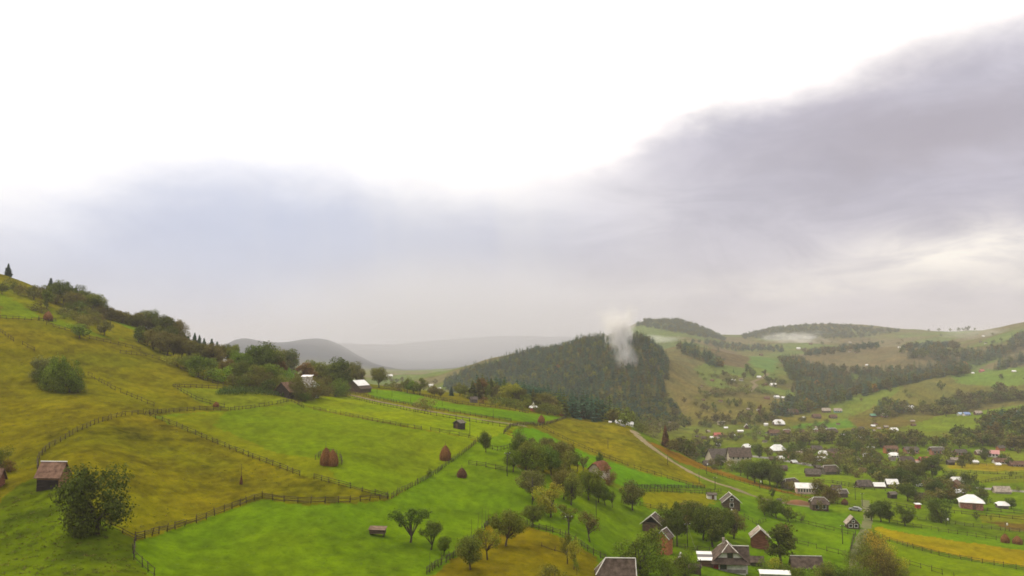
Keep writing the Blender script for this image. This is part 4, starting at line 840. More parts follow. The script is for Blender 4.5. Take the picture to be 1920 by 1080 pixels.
# ------------------------------------------------------------------ fences
FW = mat('wood', (0.062, 0.044, 0.032)); FW2 = mat('wood', (0.13, 0.105, 0.08))
_pm = MB(); _pm.tube([(0, 0, -.35), (0, 0, .6), (.01, .01, 1.28)], [.08, .075, .06], 6); POST = _pm.mesh('post', FW, True)
def fence(pts, label, rails=3, h=1.1, gap=2.6, m=None, thick=1.0, seed=0, name='wooden_fence', sag=.06, group='meadow fences'):
    r = random.Random(seed + len(pts) * 31 + int(pts[0][0])); line = ground_line(pts, 3); m = m or FW
    d = [0.0]
    for a, b in zip(line[:-1], line[1:]): d.append(d[-1] + (b - a).length)
    n = min(100, max(2, int(d[-1] / gap))); spots = []; j = 0
    for k in range(n + 1):
        t = d[-1] * k / n
        while j < len(d) - 2 and d[j + 1] < t: j += 1
        f = (t - d[j]) / max(d[j + 1] - d[j], 1e-6); p = line[j].lerp(line[j + 1], min(max(f, 0), 1)); p = p + Vector((r.uniform(-.12, .12), r.uniform(-.12, .12), 0)); p.z = height(p.x, p.y); spots.append(p)
    thick = thick * .85; root = empty(name, spots[0]); tag(root, label, 'fence', group)
    o0 = spots[0]; mb = MB()
    tops = []
    for p in spots:
        q = bpy.data.objects.new('post', POST); COL.objects.link(q); q.parent = root; q.location = p - o0
        s = r.uniform(.9, 1.2) * h / 1.1; q.scale = (thick, thick, s); q.rotation_euler = (r.gauss(0, .1), r.gauss(0, .1), r.uniform(0, 3))
    for i in range(len(spots) - 1):
        a, b = spots[i] - o0, spots[i + 1] - o0
        for k in range(rails):
            if r.random() < .1: continue
            z0 = h * (.25 + .72 * k / max(rails - 1, 1)) + r.uniform(-sag, sag); z1 = z0 + r.uniform(-sag, sag)
            e = (b - a).normalized() * .15; sd = Vector((-e.y, e.x, 0)) * .6
            mb.tube([a - e + sd + Vector((0, 0, z0)), (a + b) / 2 + sd + Vector((0, 0, (z0 + z1) / 2 - r.uniform(0, sag))), b + e + sd + Vector((0, 0, z1))], .058 * thick, 4)
    mb.build('rails', m, root); return root
F_ = fence
F_([(71,884),(70,866),(84,846),(110,830),(150,808),(185,793),(230,780),(268,776)], 'curving rail fence above the weathered barn')
F_([(272,778),(310,774),(375,769),(428,770)], 'rail fence between the rough slope and the mown meadow top', rails=3, thick=1.2)
F_([(432,770),(470,766),(520,758),(545,752),(570,765)], 'low rickety fence below the corn patch', rails=2, thick=1.3)
F_([(281,781),(330,800),(400,830),(470,858),(561,892)], 'straight rail fence running down between rough pasture and mown meadow', thick=1.1)
F_([(589,898),(640,912),(690,925),(727,934)], 'short rail fence continuing below the pasture gap', thick=1.1)
F_([(256,1014),(310,998),(370,980),(430,957),(488,934),(520,940),(575,945),(640,943),(728,936)], 'long weathered rail fence along the foot of the rough pasture', rails=4, thick=1.15)
F_([(206,990),(235,1003),(254,1012)], 'low dark rail fence beside the big dark tree', rails=2, h=.7)
F_([(253,1018),(247,1045),(265,1062),(289,1082)], 'leaning fence dropping to the lower corner of the bright meadow', rails=2)
F_([(734,935),(750,925),(790,905),(815,890),(845,868),(870,850),(893,831)], 'overgrown picket fence climbing past the pointed haystack', rails=3, gap=1.5)
F_([(588,768),(640,778),(700,790),(752,800),(790,806)], 'thin rail fence between lime green strip and mown meadow', thick=1.1)
F_([(808,808),(850,815),(896,825)], 'short thin rail fence below the dark hut', thick=1.1)
F_([(880,871),(915,877),(950,884)], 'rail fence between the steep haystack and the central copse', thick=1.1)
F_([(650,735),(700,747),(760,758),(800,766),(860,775),(910,784),(958,790)], 'upper fence of the farm track across the plateau', thick=1.4)
F_([(640,742),(700,757),(760,769),(800,777),(860,787),(910,795),(950,802)], 'lower fence of the farm track across the plateau', rails=2, thick=1.3)
F_([(720,728),(790,742),(860,757),(930,764),(990,775)], 'distant fence along the rim strip', rails=2, thick=1.4)
F_([(1002,799),(1030,795),(1062,784)], 'fence climbing to the brow past the small red haystack', rails=3, thick=1.4)
F_([(945,812),(958,801),(975,797),(1003,796)], 'brown plank fence round the corner of the green strip', rails=4, thick=1.3)
F_([(945,814),(975,822),(1010,836)], 'dark fence below the corner of the green strip', rails=2, thick=1.2)
F_([(1012,800),(1060,825),(1120,852),(1200,882),(1300,912)], 'overgrown boundary fence under the rough brow', rails=2, thick=1.2)
F_([(912,840),(935,846),(955,840),(970,832)], 'mossy fence between the lollipop tree and the copse', rails=2, thick=1.1)
F_([(1172,915),(1240,915),(1322,916)], 'long plank fence at the top of the yellow patch', rails=5, thick=1.2)
F_([(1172,922),(1240,922),(1310,926),(1352,922)], 'lower second fence at the top of the yellow patch', rails=2, thick=1.1)
F_([(1200,948),(1220,953),(1240,957)], 'short fence piece beside the lone brown orchard tree', rails=3)
F_([(800,1077),(850,1046),(900,1005),(915,985),(930,979)], 'garden fence climbing beside the bean poles', rails=4, gap=1.6)
F_([(978,983),(1005,992),(1055,1005),(1090,1025),(1120,1045),(1148,1056)], 'garden fence running down to the brown hipped roof', rails=4, gap=1.6)
F_([(1016,1025),(1040,1033),(1064,1040)], 'single leaning rail in the straw coloured garden', rails=1, h=.6)
F_([(1655,1012),(1700,1025),(1760,1042),(1830,1055),(1880,1063),(1930,1072)], 'dark rail fence below the yellow crop strip', rails=3)
F_([(1668,980),(1700,987),(1740,993),(1800,1003),(1860,1012),(1925,1021)], 'rail fence along the middle of the green strip', rails=2)
F_([(1720,973),(1800,985),(1860,993),(1930,1000)], 'pale fence along the village track', rails=3, m=FW2)
F_([(1482,976),(1540,990),(1600,1004)], 'fence between the hipped house and the gable cabin', rails=2)
F_([(1496,1020),(1550,1034),(1590,1044)], 'drooping fence above the long brown barn', rails=2)
F_([(1604,1003),(1598,1022),(1594,1042)], 'overgrown fence beside the trodden lane', rails=3)
F_([(1262,1026),(1300,1032),(1330,1036)], 'dark fence behind the white cottage', rails=3)
F_([(1706,1060),(1760,1075),(1790,1084)], 'fence at the lower edge below the yellow crop strip', rails=2)
F_([(1312,880),(1360,896),(1410,911),(1460,922),(1520,934)], 'thin fence below the orange slope', rails=2, thick=.9)
F_([(1395,970),(1420,985),(1436,978)], 'broken fence beside the little grey hut', rails=2)
F_([(1570,945),(1600,952),(1640,960)], 'fence beyond the hipped house towards the village', rails=2)
F_([(0,597),(40,599),(71,601)], 'fence below the bright strip on the upper left slope', rails=2, thick=1.5)
F_([(87,609),(130,621),(170,636),(220,646),(262,657)], 'fence crossing the upper left slope under the round tree', rails=2, thick=1.4)
F_([(0,622),(25,640)], 'short fence at the edge of the rough left slope', rails=2, thick=1.2)
F_([(42,646),(52,652),(64,658)], 'broken fence piece above the leafy clump', rails=2, thick=1.2)
F_([(324,726),(370,727),(422,730)], 'fence above the corn patch corner', rails=2, thick=1.4)
F_([(328,727),(352,742),(372,752),(420,764)], 'fence beside the small haystack near the corn', rails=2, thick=1.3)
F_([(165,704),(215,732),(288,762)], 'thin sagging fence crossing the rough left slope', rails=2)
F_([(225,662),(275,668),(320,682),(380,712),(430,728)], 'fence along the edge of the hillside copse', rails=2, thick=1.3)
F_([(72,597),(74,602),(95,604),(106,602)], 'little pen fence round the reddish haystack on the hill', rails=2, thick=1.4)
F_([(592,862),(602,852),(625,850),(640,862),(641,872),(622,873)], 'small rail pen round the twin haystack', rails=3, thick=1.0)

for pts_, lab_ in [([(1560,905),(1600,915),(1660,921)], 'village fence below the low tin shed'), ([(1660,944),(1720,956),(1790,962)], 'village fence in front of the garden trees'), ([(1640,872),(1680,880),(1730,884)], 'village fence below the brown tiered house'), ([(1770,885),(1840,888),(1920,890)], 'field fence on the meadow beyond the pale road'),
 ([(1840,906),(1880,898),(1925,897)], 'slanting field fence above the pale road'), ([(1760,866),(1820,870),(1850,873)], 'plot fence below the brick gable house'), ([(1545,905),(1590,908),(1620,918)], 'plot fence behind the brown sheds'), ([(1400,816),(1450,822),(1520,824)], 'hedge fence below the dark farmhouse twins'), ([(1850,958),(1890,962),(1925,964)], 'garden fence before the small white roofed hut'), ([(1780,962),(1850,968),(1925,976)], 'long thin fence across the meadow with the sapling')]:
    F_(pts_, lab_, rails=2, thick=1.5, gap=4, group='village fences')
# ------------------------------------------------------------------ haystacks
HAY = mat('hay', lin(142, 96, 52, .72)); HAYD = mat('hay', lin(108, 72, 46, .72)); POLE = mat('bark', (.07, .05, .035))
def haystack(px, py, hpx, wpx, label, m=HAY, twin=False, props=False, seed=0):
    p = at(px, py); H = hpx * p.y / FOC; R = wpx * p.y / FOC / 2
    root = empty('haystack', p, seed); tag(root, label, 'haystack', 'haystacks')
    def cone(x, y, H, R, sd):
        mb = MB(); mb.lathe([(R * .88, -.2), (R * .98, .1 * H), (R * 1.03, .25 * H), (R * .98, .42 * H), (R * .82, .6 * H), (R * .58, .76 * H), (R * .3, .9 * H), (R * .1, .97 * H), (.03, H)], 28, jit=.06, seed=sd)
        me = mb.mesh('hay_heap', m, True); o = link('hay_heap', me, root, (x, y, 0))
        g = np.random.default_rng(sd); n = 420; a = g.uniform(0, 6.28, n); z = g.uniform(0, .93, n)
        rr = R * np.interp(z, [0, .25, .42, .6, .76, .89, 1], [.95, 1.0, .94, .76, .53, .3, .05])
        Pq = np.stack([rr * np.cos(a), rr * np.sin(a), z * H], 1); Nq = np.stack([np.cos(a), np.sin(a), np.full(n, .3)], 1) + g.normal(size=(n, 3)) * .5
        V, F = leaves(Pq, Nq, H * .05, g); link('loose_hay', quad_mesh('loose_hay', V, F, [m]), o)
    if twin: cone(.22 * R, -.5 * R, H * .84, R * .84, seed + 1); cone(-.2 * R, .45 * R, H * .96, R * .86, seed + 2)
    else: cone(0, 0, H, R, seed + 1)
    mb = MB(); top = 1.28 if py > 800 else 1.1
    y0 = .5 * R if twin else 0; x0 = -.25 * R if twin else 0
    mb.tube([(x0, y0, H * .5), (x0 + .05, y0, H * top)], [.06, .035], 5); mb.build('centre_pole', POLE, root)
    if props:
        for a in (-2.2, -1.0, -.3):
            q = MB(); q.tube([(math.cos(a) * R * 1.75, math.sin(a) * R * 1.6, 0), (math.cos(a) * R * .5, math.sin(a) * R * .5, H * .72)], .05, 5); q.build('leaning_prop', FW2, root)
    return root
haystack(617, 872, 34, 25, 'large twin-peaked haystack inside its small rail pen', twin=True, seed=1)
haystack(835, 862, 27, 21, 'neat pointed haystack on the mown meadow by the picket fence', seed=2)
haystack(866, 895, 18, 18, 'dark steep haystack propped by pale leaning sticks', HAYD, props=True, seed=3)
haystack(1015, 793, 15, 13, 'red brown haystack where the track meets the brow fence', seed=4)
haystack(1053, 780, 9, 9, 'tiny haystack on the rim of the brow', seed=5)
haystack(90, 600, 17, 16, 'reddish haystack in a pen on the upper left hillside', seed=6)
haystack(405, 763, 10, 11, 'small haystack below the corn patch', seed=7)
haystack(1885, 1017, 16, 15, 'haystack on the green strip nearer the autumn thicket of a pair', seed=8)
haystack(1908, 1020, 15, 17, 'broader haystack of the pair at the edge of the green strip', seed=9)
haystack(1584, 946, 11, 12, 'squat haystack beside the fence behind the hipped house', HAYD, seed=10)
haystack(1474, 1006, 22, 14, 'haystack tip showing above the tall dark oval tree', seed=11)

# ------------------------------------------------------------------ poles, wires
PW = mat('bark', (.06, .05, .042)); CER = mat('plaster', (.75, .73, .7)); WIRE = mat('plaster', (.2, .19, .17))
POLES = {}
def pole(px, py, top, label, arm=True, lamp=False, r=.11, key=None):
    p = at(px, py); H = (py - top) * p.y / FOC
    root = empty('utility_pole', p, .3); tag(root, label, 'utility pole', 'utility poles')
    mb = MB(); mb.tube([(0, 0, -.4), (0, 0, H)], [r, r * .72], 7); mb.build('pole', PW, root, smooth=True)
    if arm:
        mb = MB(); mb.box((0, -.13, H - .35), (1.5, .09, .11)); b = mb.build('crossarm', PW, root)
        for x in (-.65, .65):
            q = MB(); q.lathe([(.03, 0), (.06, .05), (.06, .14), (.03, .18)], 7); i = q.build('insulator', CER, b, (x, -.13, H - .295))
    if lamp:
        q = MB(); q.tube([(0, -.1, H - .8), (0, -.7, H - .55)], .035, 5); q.build('lamp_arm', PW, root)
        q = MB(); q.lathe([(.05, -.35), (.2, -.3), (.24, .1), (.12, .34), (.04, .4)], 8); q.build('lamp_head', CER, root, (0, -.8, H - .6))
    if key: POLES[key] = p + Vector((0, -.13, H - .15))
    return root
pole(951, 893, 849, 'utility pole at the end of the fence beside the central copse', key='a')
pole(998, 946, 896, 'utility pole in front of the greyish orchard tree', arm=False)
pole(1118, 967, 936, 'slim pole in the orchard between the green trees', arm=False, r=.08)
pole(1066, 1014, 968, 'utility pole behind the straw coloured garden fence', key='b')
pole(1289, 1027, 982, 'tall dark utility pole among the dark cottage trees', key='c')
pole(1064, 1056, 1024, 'short post before the sparse tree in the garden', arm=False, r=.12)
pole(856, 799, 776, 'thin pole rising behind the dark hut', arm=False, r=.09)
pole(881, 818, 783, 'thin utility pole beside the dark hut', r=.09, arm=False)
pole(1140, 842, 823, 'pole on the rough brow meadow', arm=False)
pole(1252, 872, 852, 'pole beside the gravel road bend', arm=False)
pole(1325, 889, 868, 'lamp pole at the foot of the orange slope', lamp=True, arm=False)
pole(1311, 907, 885, 'pole beside the lower gravel road', arm=False)
pole(1341, 918, 895, 'utility pole where gravel and earth roads meet')
pole(1425, 917, 900, 'lamp pole at the lower end of the orange slope', lamp=True, arm=False)
pole(1766, 981, 953, 'grey pole standing before the dense dark tree', arm=False)
pole(1774, 986, 970, 'lamp pole beside the dense dark tree', lamp=True, arm=False, r=.09)
pole(1885, 996, 979, 'lamp pole beside the ploughed village garden', lamp=True, arm=False, r=.09)
pole(1617, 950, 925, 'utility pole by the lane on the village meadow')
pole(1604, 938, 912, 'utility pole nearer the brown sheds on the village meadow')
pole(1580, 1020, 985, 'grey utility pole before the gable cabin', key='d')
pole(1314, 1086, 1050, 'utility pole beside the striped porch of the white cottage', key='e', r=.09)
pole(1402, 785, 768, 'tiny far pole on the track meadow', arm=False)
for k, (x, y) in enumerate([(707,738),(735,744),(770,757),(829,762),(925,782)]): pole(x, y, y - 14, f"thin pole along the fenced farm track, {ORD[k]} from the white roofed barn", arm=False, r=.08)
def wire(a, b, label, sag=1.2):
    A, B = POLES[a], POLES[b]; mb = MB(); pts = []
    for i in range(17):
        t = i / 16; p = A.lerp(B, t); p.z -= 4 * sag * t * (1 - t); pts.append(p - A)
    mb.tube(pts, .015, 4); o = mb.build('power_line', WIRE, None, A); tag(o, label, 'power line', 'power lines')
wire('a', 'b', 'pale power line crossing the orchard from the copse pole to the garden pole')
wire('c', 'e', 'power line slanting from the dark pole to the cottage porch', .6)
# bare bean poles
_bp = MB(); _bp.tube([(0, 0, -.2), (.02, .01, 1.0)], [.012, .006], 5); BEAN = _bp.mesh('bean_pole', POLE)
for x, y, h in [(806,1072,34),(817,1066,18),(826,1060,24),(835,1056,16),(850,1046,14),(884,1010,36),(895,1000,38),(903,996,42),(910,990,38),(916,985,32),(931,978,22),(1031,1004,22),(1054,1008,14),(1060,1012,14),(1080,1018,18),(1095,1030,20),(1113,1042,20),(1135,1052,12),(868,1030,14),(876,1022,20)]:
    p = at(x, y); o = link('bean_pole', BEAN); o.location = p; H = h * p.y / FOC; o.scale = (4, 4, H); o.rotation_euler = (random.uniform(-.06, .06), random.uniform(-.06, .06), 0)
    tag(o, 'bare thin bean pole standing along the straw coloured garden fence', 'pole', 'bean poles along the garden fence')
p = at(452, 908); root = empty('drying_pole', p); tag(root, 'lone drying pole with a wisp of hay in the rough pasture', 'pole')
mb = MB(); mb.tube([(0, 0, -.3), (.03, 0, 4.1)], [.06, .03], 6); mb.build('pole', POLE, root)
mb = MB(); mb.lathe([(.32, 0), (.3, .5), (.2, 1.1), (.12, 1.7), (.06, 1.9)], 9, jit=.15); mb.build('hay_wisp', HAYD, root)
for x, y in [(121,658),(128,660),(137,662)]:
    p = at(x, y); o = link('stake', BEAN); o.location = p; o.scale = (5, 5, 7 * p.y / FOC); tag(o, 'thin stake on the rough slope above the leafy clump', 'stake', 'stakes on the rough slope')
# ------------------------------------------------------------------ buildings
GLASS = mat('glass', (.03, .032, .035)); TRIM = mat('plaster', (.72, .69, .64)); TIN = mat('metal', (.78, .77, .76))
C = dict(board=(.27, .155, .075), roofwood=(.20, .115, .078), white=(.66, .63, .58), cream=(.52, .45, .36), pink=(.52, .36, .30), logs=(.115, .078, .052), dark=(.055, .04, .03), grey=(.14, .12, .1), rust=(.20, .075, .04), orange=(.38, .14, .055), brick=(.30, .13, .085),
         brown=(.095, .068, .053), tin=(.80, .79, .78), red=(.42, .075, .055), slate=(.105, .085, .072), pale=(.36, .30, .25), green=(.10, .28, .17), blue=(.16, .25, .50), sky=(.42, .55, .70), teal=(.18, .38, .36), rose=(.50, .23, .22), umber=(.15, .085, .055))
WALLK = dict(white='plaster', cream='plaster', pink='plaster', pale='plaster', orange='brick', brick='brick', teal='plaster', sky='plaster', blue='plaster', green='wood', red='wood')
ROOFK = dict(tin='metal', red='metal', green='metal', blue='metal', sky='metal', rose='metal')
HOUSES = []
def gable_block(mb, L, D, wh, rh, hl, hr, down):
    """walls with gable tops; hl / hr = how far each end is hipped"""
    x, y = L / 2, D / 2
    for s in (-1, 1): 
        f = [(-x, s * y, -down), (x, s * y, -down), (x, s * y, wh), (-x, s * y, wh)]; mb.face(f if s < 0 else f[::-1])
    for s, h in ((-1, hl), (1, hr)):
        f = [(s * x, -y, -down), (s * x, y, -down), (s * x, y, wh)]
        if h < .02: f += [(s * x, 0, wh + rh)]
        elif h < .98: f += [(s * x, y * h, wh + rh * (1 - h)), (s * x, -y * h, wh + rh * (1 - h))]
        f += [(s * x, -y, wh)]; mb.face(f if s > 0 else f[::-1])
def roof_faces(L, D, wh, rh, hl, hr, oh):
    k = rh / (D / 2); X = L / 2 + oh; Y = D / 2 + oh; ze = wh - oh * k + .1; zr = wh + rh + .1
    il, ir = hl * Y, hr * Y
    il = min(il, X * .98); ir = min(ir, X * .98)
    res = []
    for s in (-1, 1):
        pts = [(-X, s * Y, ze), (X, s * Y, ze)]
        if 0.02 < hr < .98: pts.append((X, s * Y * hr, zr - rh * hr - oh * k * hr))
        pts.append((X - ir, 0, zr)); pts.append((-X + il, 0, zr))
        if 0.02 < hl < .98: pts.append((-X, s * Y * hl, zr - rh * hl - oh * k * hl))
        res.append(pts if s < 0 else pts[::-1])
    for s, h, i in ((-1, hl, il), (1, hr, ir)):
        if h > .02:
            z = zr - (zr - ze) * h; t = [(s * X, -Y * h, z), (s * X, Y * h, z), (s * (X - i), 0, zr)]; res.append(t if s > 0 else t[::-1])
    return res, (-X + il, X - ir, zr, X, Y, ze)
def window(parent, face, L, D, u, z, w, h, frame=TRIM):
    mb = MB(); mb.box((0, 0, 0), (w + .24, .1, h + .24)); q = MB(); q.box((0, -.03, 0), (w, .1, h))
    f = mb.build('window', frame, parent); p = q.build('pane', GLASS, f)
    if face == 'f': f.location = (u, -D / 2 - .02, z)
    elif face == 'b': f.location = (u, D / 2 + .02, z); f.rotation_euler.z = math.pi
    elif face == 'l': f.location = (-L / 2 - .02, u, z); f.rotation_euler.z = -math.pi / 2
    else: f.location = (L / 2 + .02, u, z); f.rotation_euler.z = math.pi / 2
    return f
def door(parent, face, L, D, u, w, h, m):
    mb = MB(); mb.box((0, 0, h / 2), (w, .1, h)); mb.box((w * .36, -.08, h * .5), (.06, .08, .12)); f = mb.build('door', m, parent)
    if face == 'f': f.location = (u, -D / 2 - .02, 0)
    elif face == 'l': f.location = (-L / 2 - .02, u, 0); f.rotation_euler.z = -math.pi / 2
    else: f.location = (L / 2 + .02, u, 0); f.rotation_euler.z = math.pi / 2
    return f
def house(label, px, py, L, D, wh, rh, yaw=0, hip=0, wall='logs', roof='brown', wins='', drs='', ridge=False, chim=False, name='house', cat='house', group='village houses', oh=None, hip2=None, wk=None, base=None):
    p = at(px, py); s = .89 * p.y / FOC; L, D, wh, rh = L * s, D * s, wh * s, rh * s
    if oh is None: oh = min(.6, .07 * D + .15)
    cy = math.cos(math.radians(yaw)); sy = math.sin(math.radians(yaw))
    back = (abs(sy) * L + abs(cy) * D) / 2
    root = empty(name, (p.x + p.x / p.y * back, p.y + back, p.z), math.radians(yaw)); tag(root, label, cat, group)
    hl = hip; hr = hip if hip2 is None else hip2; small = max(L, D) / s < 17
    mb = MB(); gable_block(mb, L, D, wh, rh, hl, hr, .4 + .22 * max(L, D)); wm = mat(wk or WALLK.get(wall, 'wood'), C[wall]); mb.build('wall', wm, root)
    faces, (xl, xr, zr, X, Y, ze) = roof_faces(L, D, wh, rh, hl, hr, oh)
    mb = MB(); [mb.slab(f, .14) for f in faces]; rm = mat(ROOFK.get(roof, 'shingle'), C[roof]); ro = mb.build('roof', rm, root)
    if ridge:
        mb = MB(); mb.tube([(xl, 0, zr + .03), (xr, 0, zr + .03)], max(.09, .55 * s), 6); mb.build('ridge_cap', TRIM, ro)
        for sx, h, xi in ((-1, hl, xl), (1, hr, xr)):
            for sgn in (-1, 1):
                q = MB()
                if h < .02: q.tube([(sx * X, 0, zr), (sx * X, sgn * Y, ze)], max(.08, .35 * s), 5)
                else: q.tube([(xi, 0, zr), (sx * X, sgn * Y * h, zr - (zr - ze) * h)], max(.08, .35 * s), 5)
                q.build('bargeboard', TRIM, ro)
    if chim:
        mb = MB(); mb.box((L * .2, D * .1, wh + rh + .1), (.5, .5, 1.3)); mb.build('chimney', mat('brick', C['pale']), ro)
    for w in wins.split():
        f, n = w[0], w[1:]; span = L if f in 'fb' else D
        if n.startswith('g'):   # a window high in the gable
            window(root, f, L, D, 0, wh + rh * .3, min(.8, span * .16), min(.9, rh * .3)); continue
        rows = 1
        if 'x' in n: n, rows = n.split('x')
        n = int(n); rows = int(rows)
        for r_ in range(rows):
            for k in range(n): window(root, f, L, D, span * ((k + .5) / n - .5) * .9, wh * (r_ + .56) / rows, min(1.0, span / n * .5), min(1.25, wh / rows * .5))
    for d in drs.split():
        f, u = d[0], float(d[1:] or 0); span = L if f in 'fb' else D
        door(root, f, L, D, u * span, min(1.1, span * .3), min(2.0, wh * .9), mat('wood', C['umber'] if wall != 'umber' else C['dark']))
    root['dims'] = [L, D, wh, rh]; HOUSES.append(root); return root, s, (L, D, wh, rh)
H_ = house
# --- left meadow
b, s, (L, D, wh, rh) = H_('weathered plank barn with a rusty gable roof beside the big dark tree', 99, 917, 48, 36, 27, 25, -4, 0, 'board', 'roofwood', '', '', name='barn', cat='barn', group=None)
mb = MB(); mb.tube([(-L / 2 - .4, 0, wh + rh + .16), (L / 2 + .4, 0, wh + rh + .16)], .09, 6); mb.build('ridge_cap', TIN, [o for o in b.children if o.name.startswith('roof')][0])
mb = MB(); mb.box((0, -D / 2 - .05, wh * .22), (L * .96, .08, wh * .9)); mb.build('plank_skirt', mat('wood', (.03, .022, .018)), b)
H_('red brown hut cut off by the left picture edge', -14, 918, 34, 30, 20, 20, 8, 0, 'rust', 'umber', '', '', name='hut', cat='hut', group=None)
t = at(708, 1004); s = t.y / FOC; tr = empty('feeding_trough', t, -.12); tag(tr, 'small wooden trough with a sloping board lid on the bright meadow', 'trough')
mb = MB(); mb.box((0, 0, .75), (2.7, 1.2, .7)); mb.box((0, -.62, .75), (2.5, .05, .08)); mb.build('crate', mat('wood', (.12, .08, .055)), tr)
mb = MB(); mb.slab([(-1.55, -.8, 1.12), (1.55, -.8, 1.12), (1.55, .8, 1.5), (-1.55, .8, 1.5)], .07); mb.build('lid', mat('wood', (.17, .115, .085)), tr)
for x in (-1.15, 1.15):
    for y in (-.45, .45): q = MB(); q.box((x, y, .1), (.14, .14, .8)); q.build('leg', FW, tr)
H_('dark plank hut with a low gable roof on the lime green strip', 861, 805, 20, 17, 13, 5, 62, 0, 'dark', 'grey', '', 'l0', name='hut', cat='hut', group=None)
H_('dark plank barn half hidden by shrubs beside the corn patch', 545, 748, 60, 40, 16, 18, 68, 0, 'dark', 'umber', '', '', name='barn', cat='barn', group=None)
b, s, (L, D, wh, rh) = H_('farmhouse with a bright white metal hip roof among brown trees', 574, 744, 46, 36, 22, 18, 0, .95, 'pale', 'tin', 'f4', '', chim=True, group=None)
mb = MB(); mb.box((L * .05, -D * .12, wh + rh * .75), (L * .42, D * .45, rh * .7)); d = mb.build('dormer', mat('plaster', C['white']), b)
mb = MB(); mb.slab([(-L * .2, -D * .4, wh + rh * 1.1), (L * .3, -D * .4, wh + rh * 1.1), (L * .3, D * .2, wh + rh * 1.28), (-L * .2, D * .2, wh + rh * 1.28)], .12); mb.build('dormer_roof', TIN, d)
H_('old log barn with one bright tin roof slope at the plateau edge', 672, 736, 44, 36, 9, 15, 70, 0, 'logs', 'brown', '', 'l0', name='barn', cat='barn', group=None)
b, s, (L, D, wh, rh) = HOUSES[-1], None, HOUSES[-1]['dims']
mb = MB(); k = rh / (D / 2); mb.slab([(-L / 2 - .4, -D / 2 * .75, wh + rh * .25 + .3), (L / 2 + .4, -D / 2 * .75, wh + rh * .25 + .3), (L / 2 + .4, 0, wh + rh + .3), (-L / 2 - .4, 0, wh + rh + .3)], .06); mb.build('tin_sheet', TIN, [o for o in b.children if o.name.startswith('roof')][0])
H_('small green painted house behind the tall grove', 545, 708, 20, 14, 12, 6, -18, 0, 'green', 'grey', 'f2', '', group=None)
H_('dark log hut in front of the mixed plateau wood', 1090, 784, 14, 10, 9, 4, 0, 0, 'dark', 'umber', '', '', name='hut', cat='hut', group=None)
H_('greyish log hut at the edge of the plateau rim wood', 888, 755, 14, 10, 7, 5, 20, 0, 'grey', 'slate', '', '', name='hut', cat='hut', group=None)
p = at(1000, 771); ch = empty('wayside_chapel', p); tag(ch, 'tiny red chapel with a white cross-shaped roof before the plateau wood', 'chapel')
mb = MB(); mb.lathe([(1.5, -.3), (1.5, 1.7)], 8); mb.build('wall', mat('plaster', (.42, .09, .06)), ch)
mb = MB()
for a in range(4):
    R = Matrix.Rotation(a * math.pi / 2 + .3, 3, 'Z')
    for sg in (-1, 1):
        f = [R @ Vector(q) for q in ((0, 0, 2.9), (2.1, 0, 2.5), (2.1, sg * 1.1, 1.7), (0, sg * 1.6, 1.7))]
        n = (f[1] - f[0]).cross(f[2] - f[0]); mb.slab(f if n.z > 0 else f[::-1], .08)
rf = mb.build('roof', TIN, ch)
mb = MB(); mb.lathe([(.5, 2.7), (.5, 3.2), (.75, 3.2), (.25, 3.9), (.06, 4.6)], 8); mb.build('cupola', mat('metal', (.7, .66, .5)), rf)
# --- foreground hamlet
H_('red roofed barn with a straw coloured gable behind the orchard', 1124, 895, 34, 30, 16, 14, 48, .25, 'cream', 'rust', '', '', name='barn', cat='barn', group='hamlet barns')
b, s, (L, D, wh, rh) = H_('old log barn with an open dark gable behind the broad bright tree', 1225, 1001, 36, 38, 20, 15, 68, 0, 'logs', 'brown', '', 'l-.2 l.2', True, name='barn', cat='barn', group='hamlet barns')
mb = MB(); mb.face([(-L / 2 - .06, -D * .3, wh + .2), (-L / 2 - .06, 0, wh + rh * .8), (-L / 2 - .06, D * .3, wh + .2)][::-1]); mb.build('opening_shade', mat('wood', (.012, .01, .01)), b)  # near-black face on the closed gable paints the shade inside the opening
H_('tall barn with an orange brick gable beside the open log barn', 1246, 1041, 30, 26, 34, 14, 62, 0, 'orange', 'brown', '', '', True, name='barn', cat='barn', group='hamlet barns', wk='brick')
H_('little dark shed with a white ridge above the cottage yard bushes', 1276, 1066, 24, 22, 10, 15, 75, .2, 'dark', 'brown', '', '', True, name='shed', cat='shed', group='hamlet sheds')
H_('low brown lean-to shed touching the left side of the cottage', 1302, 1076, 24, 14, 14, 5, 0, 0, 'logs', 'brown', '', '', name='shed', cat='shed', group='hamlet sheds')
# the white cottage
b, s, (L, D, wh, rh) = H_('large white cottage with brown half-hipped roof and striped porch', 1365, 1073, 46, 64, 24, 30, 84, .42, 'white', 'brown', '', '', True, True, group=None, oh=.7)
for u in (-.02, ): window(b, 'l', L, D, D * u, wh + rh * .28, 1.0, 1.3, mat('wood', C['umber']))
window(b, 'l', L, D, D * .2, wh * .42, 1.2, 1.3, mat('wood', C['umber']))
mb = MB(); z0, z1 = wh * .72, wh * 1.18
mb.slab([(-L / 2 - 1.2, D / 2 + .7, z0), (-L / 2 - 1.2, -D / 2 - .7, z0), (-L / 2 - .05, -D / 2 - .2, z1), (-L / 2 - .05, D / 2 + .2, z1)], .13); mb.build('pent_roof', mat('shingle', C['brown']), b)
mb = MB(); mb.box((-L / 2 - .06, 0, .15), (.14, D * 1.01, .7)); mb.build('plinth', mat('plaster', (.22, .2, .18)), b)
door(b, 'l', L, D, D * .43, 1.1, 2.0, mat('wood', (.25, .03, .02)))
mb = MB(); q = MB()
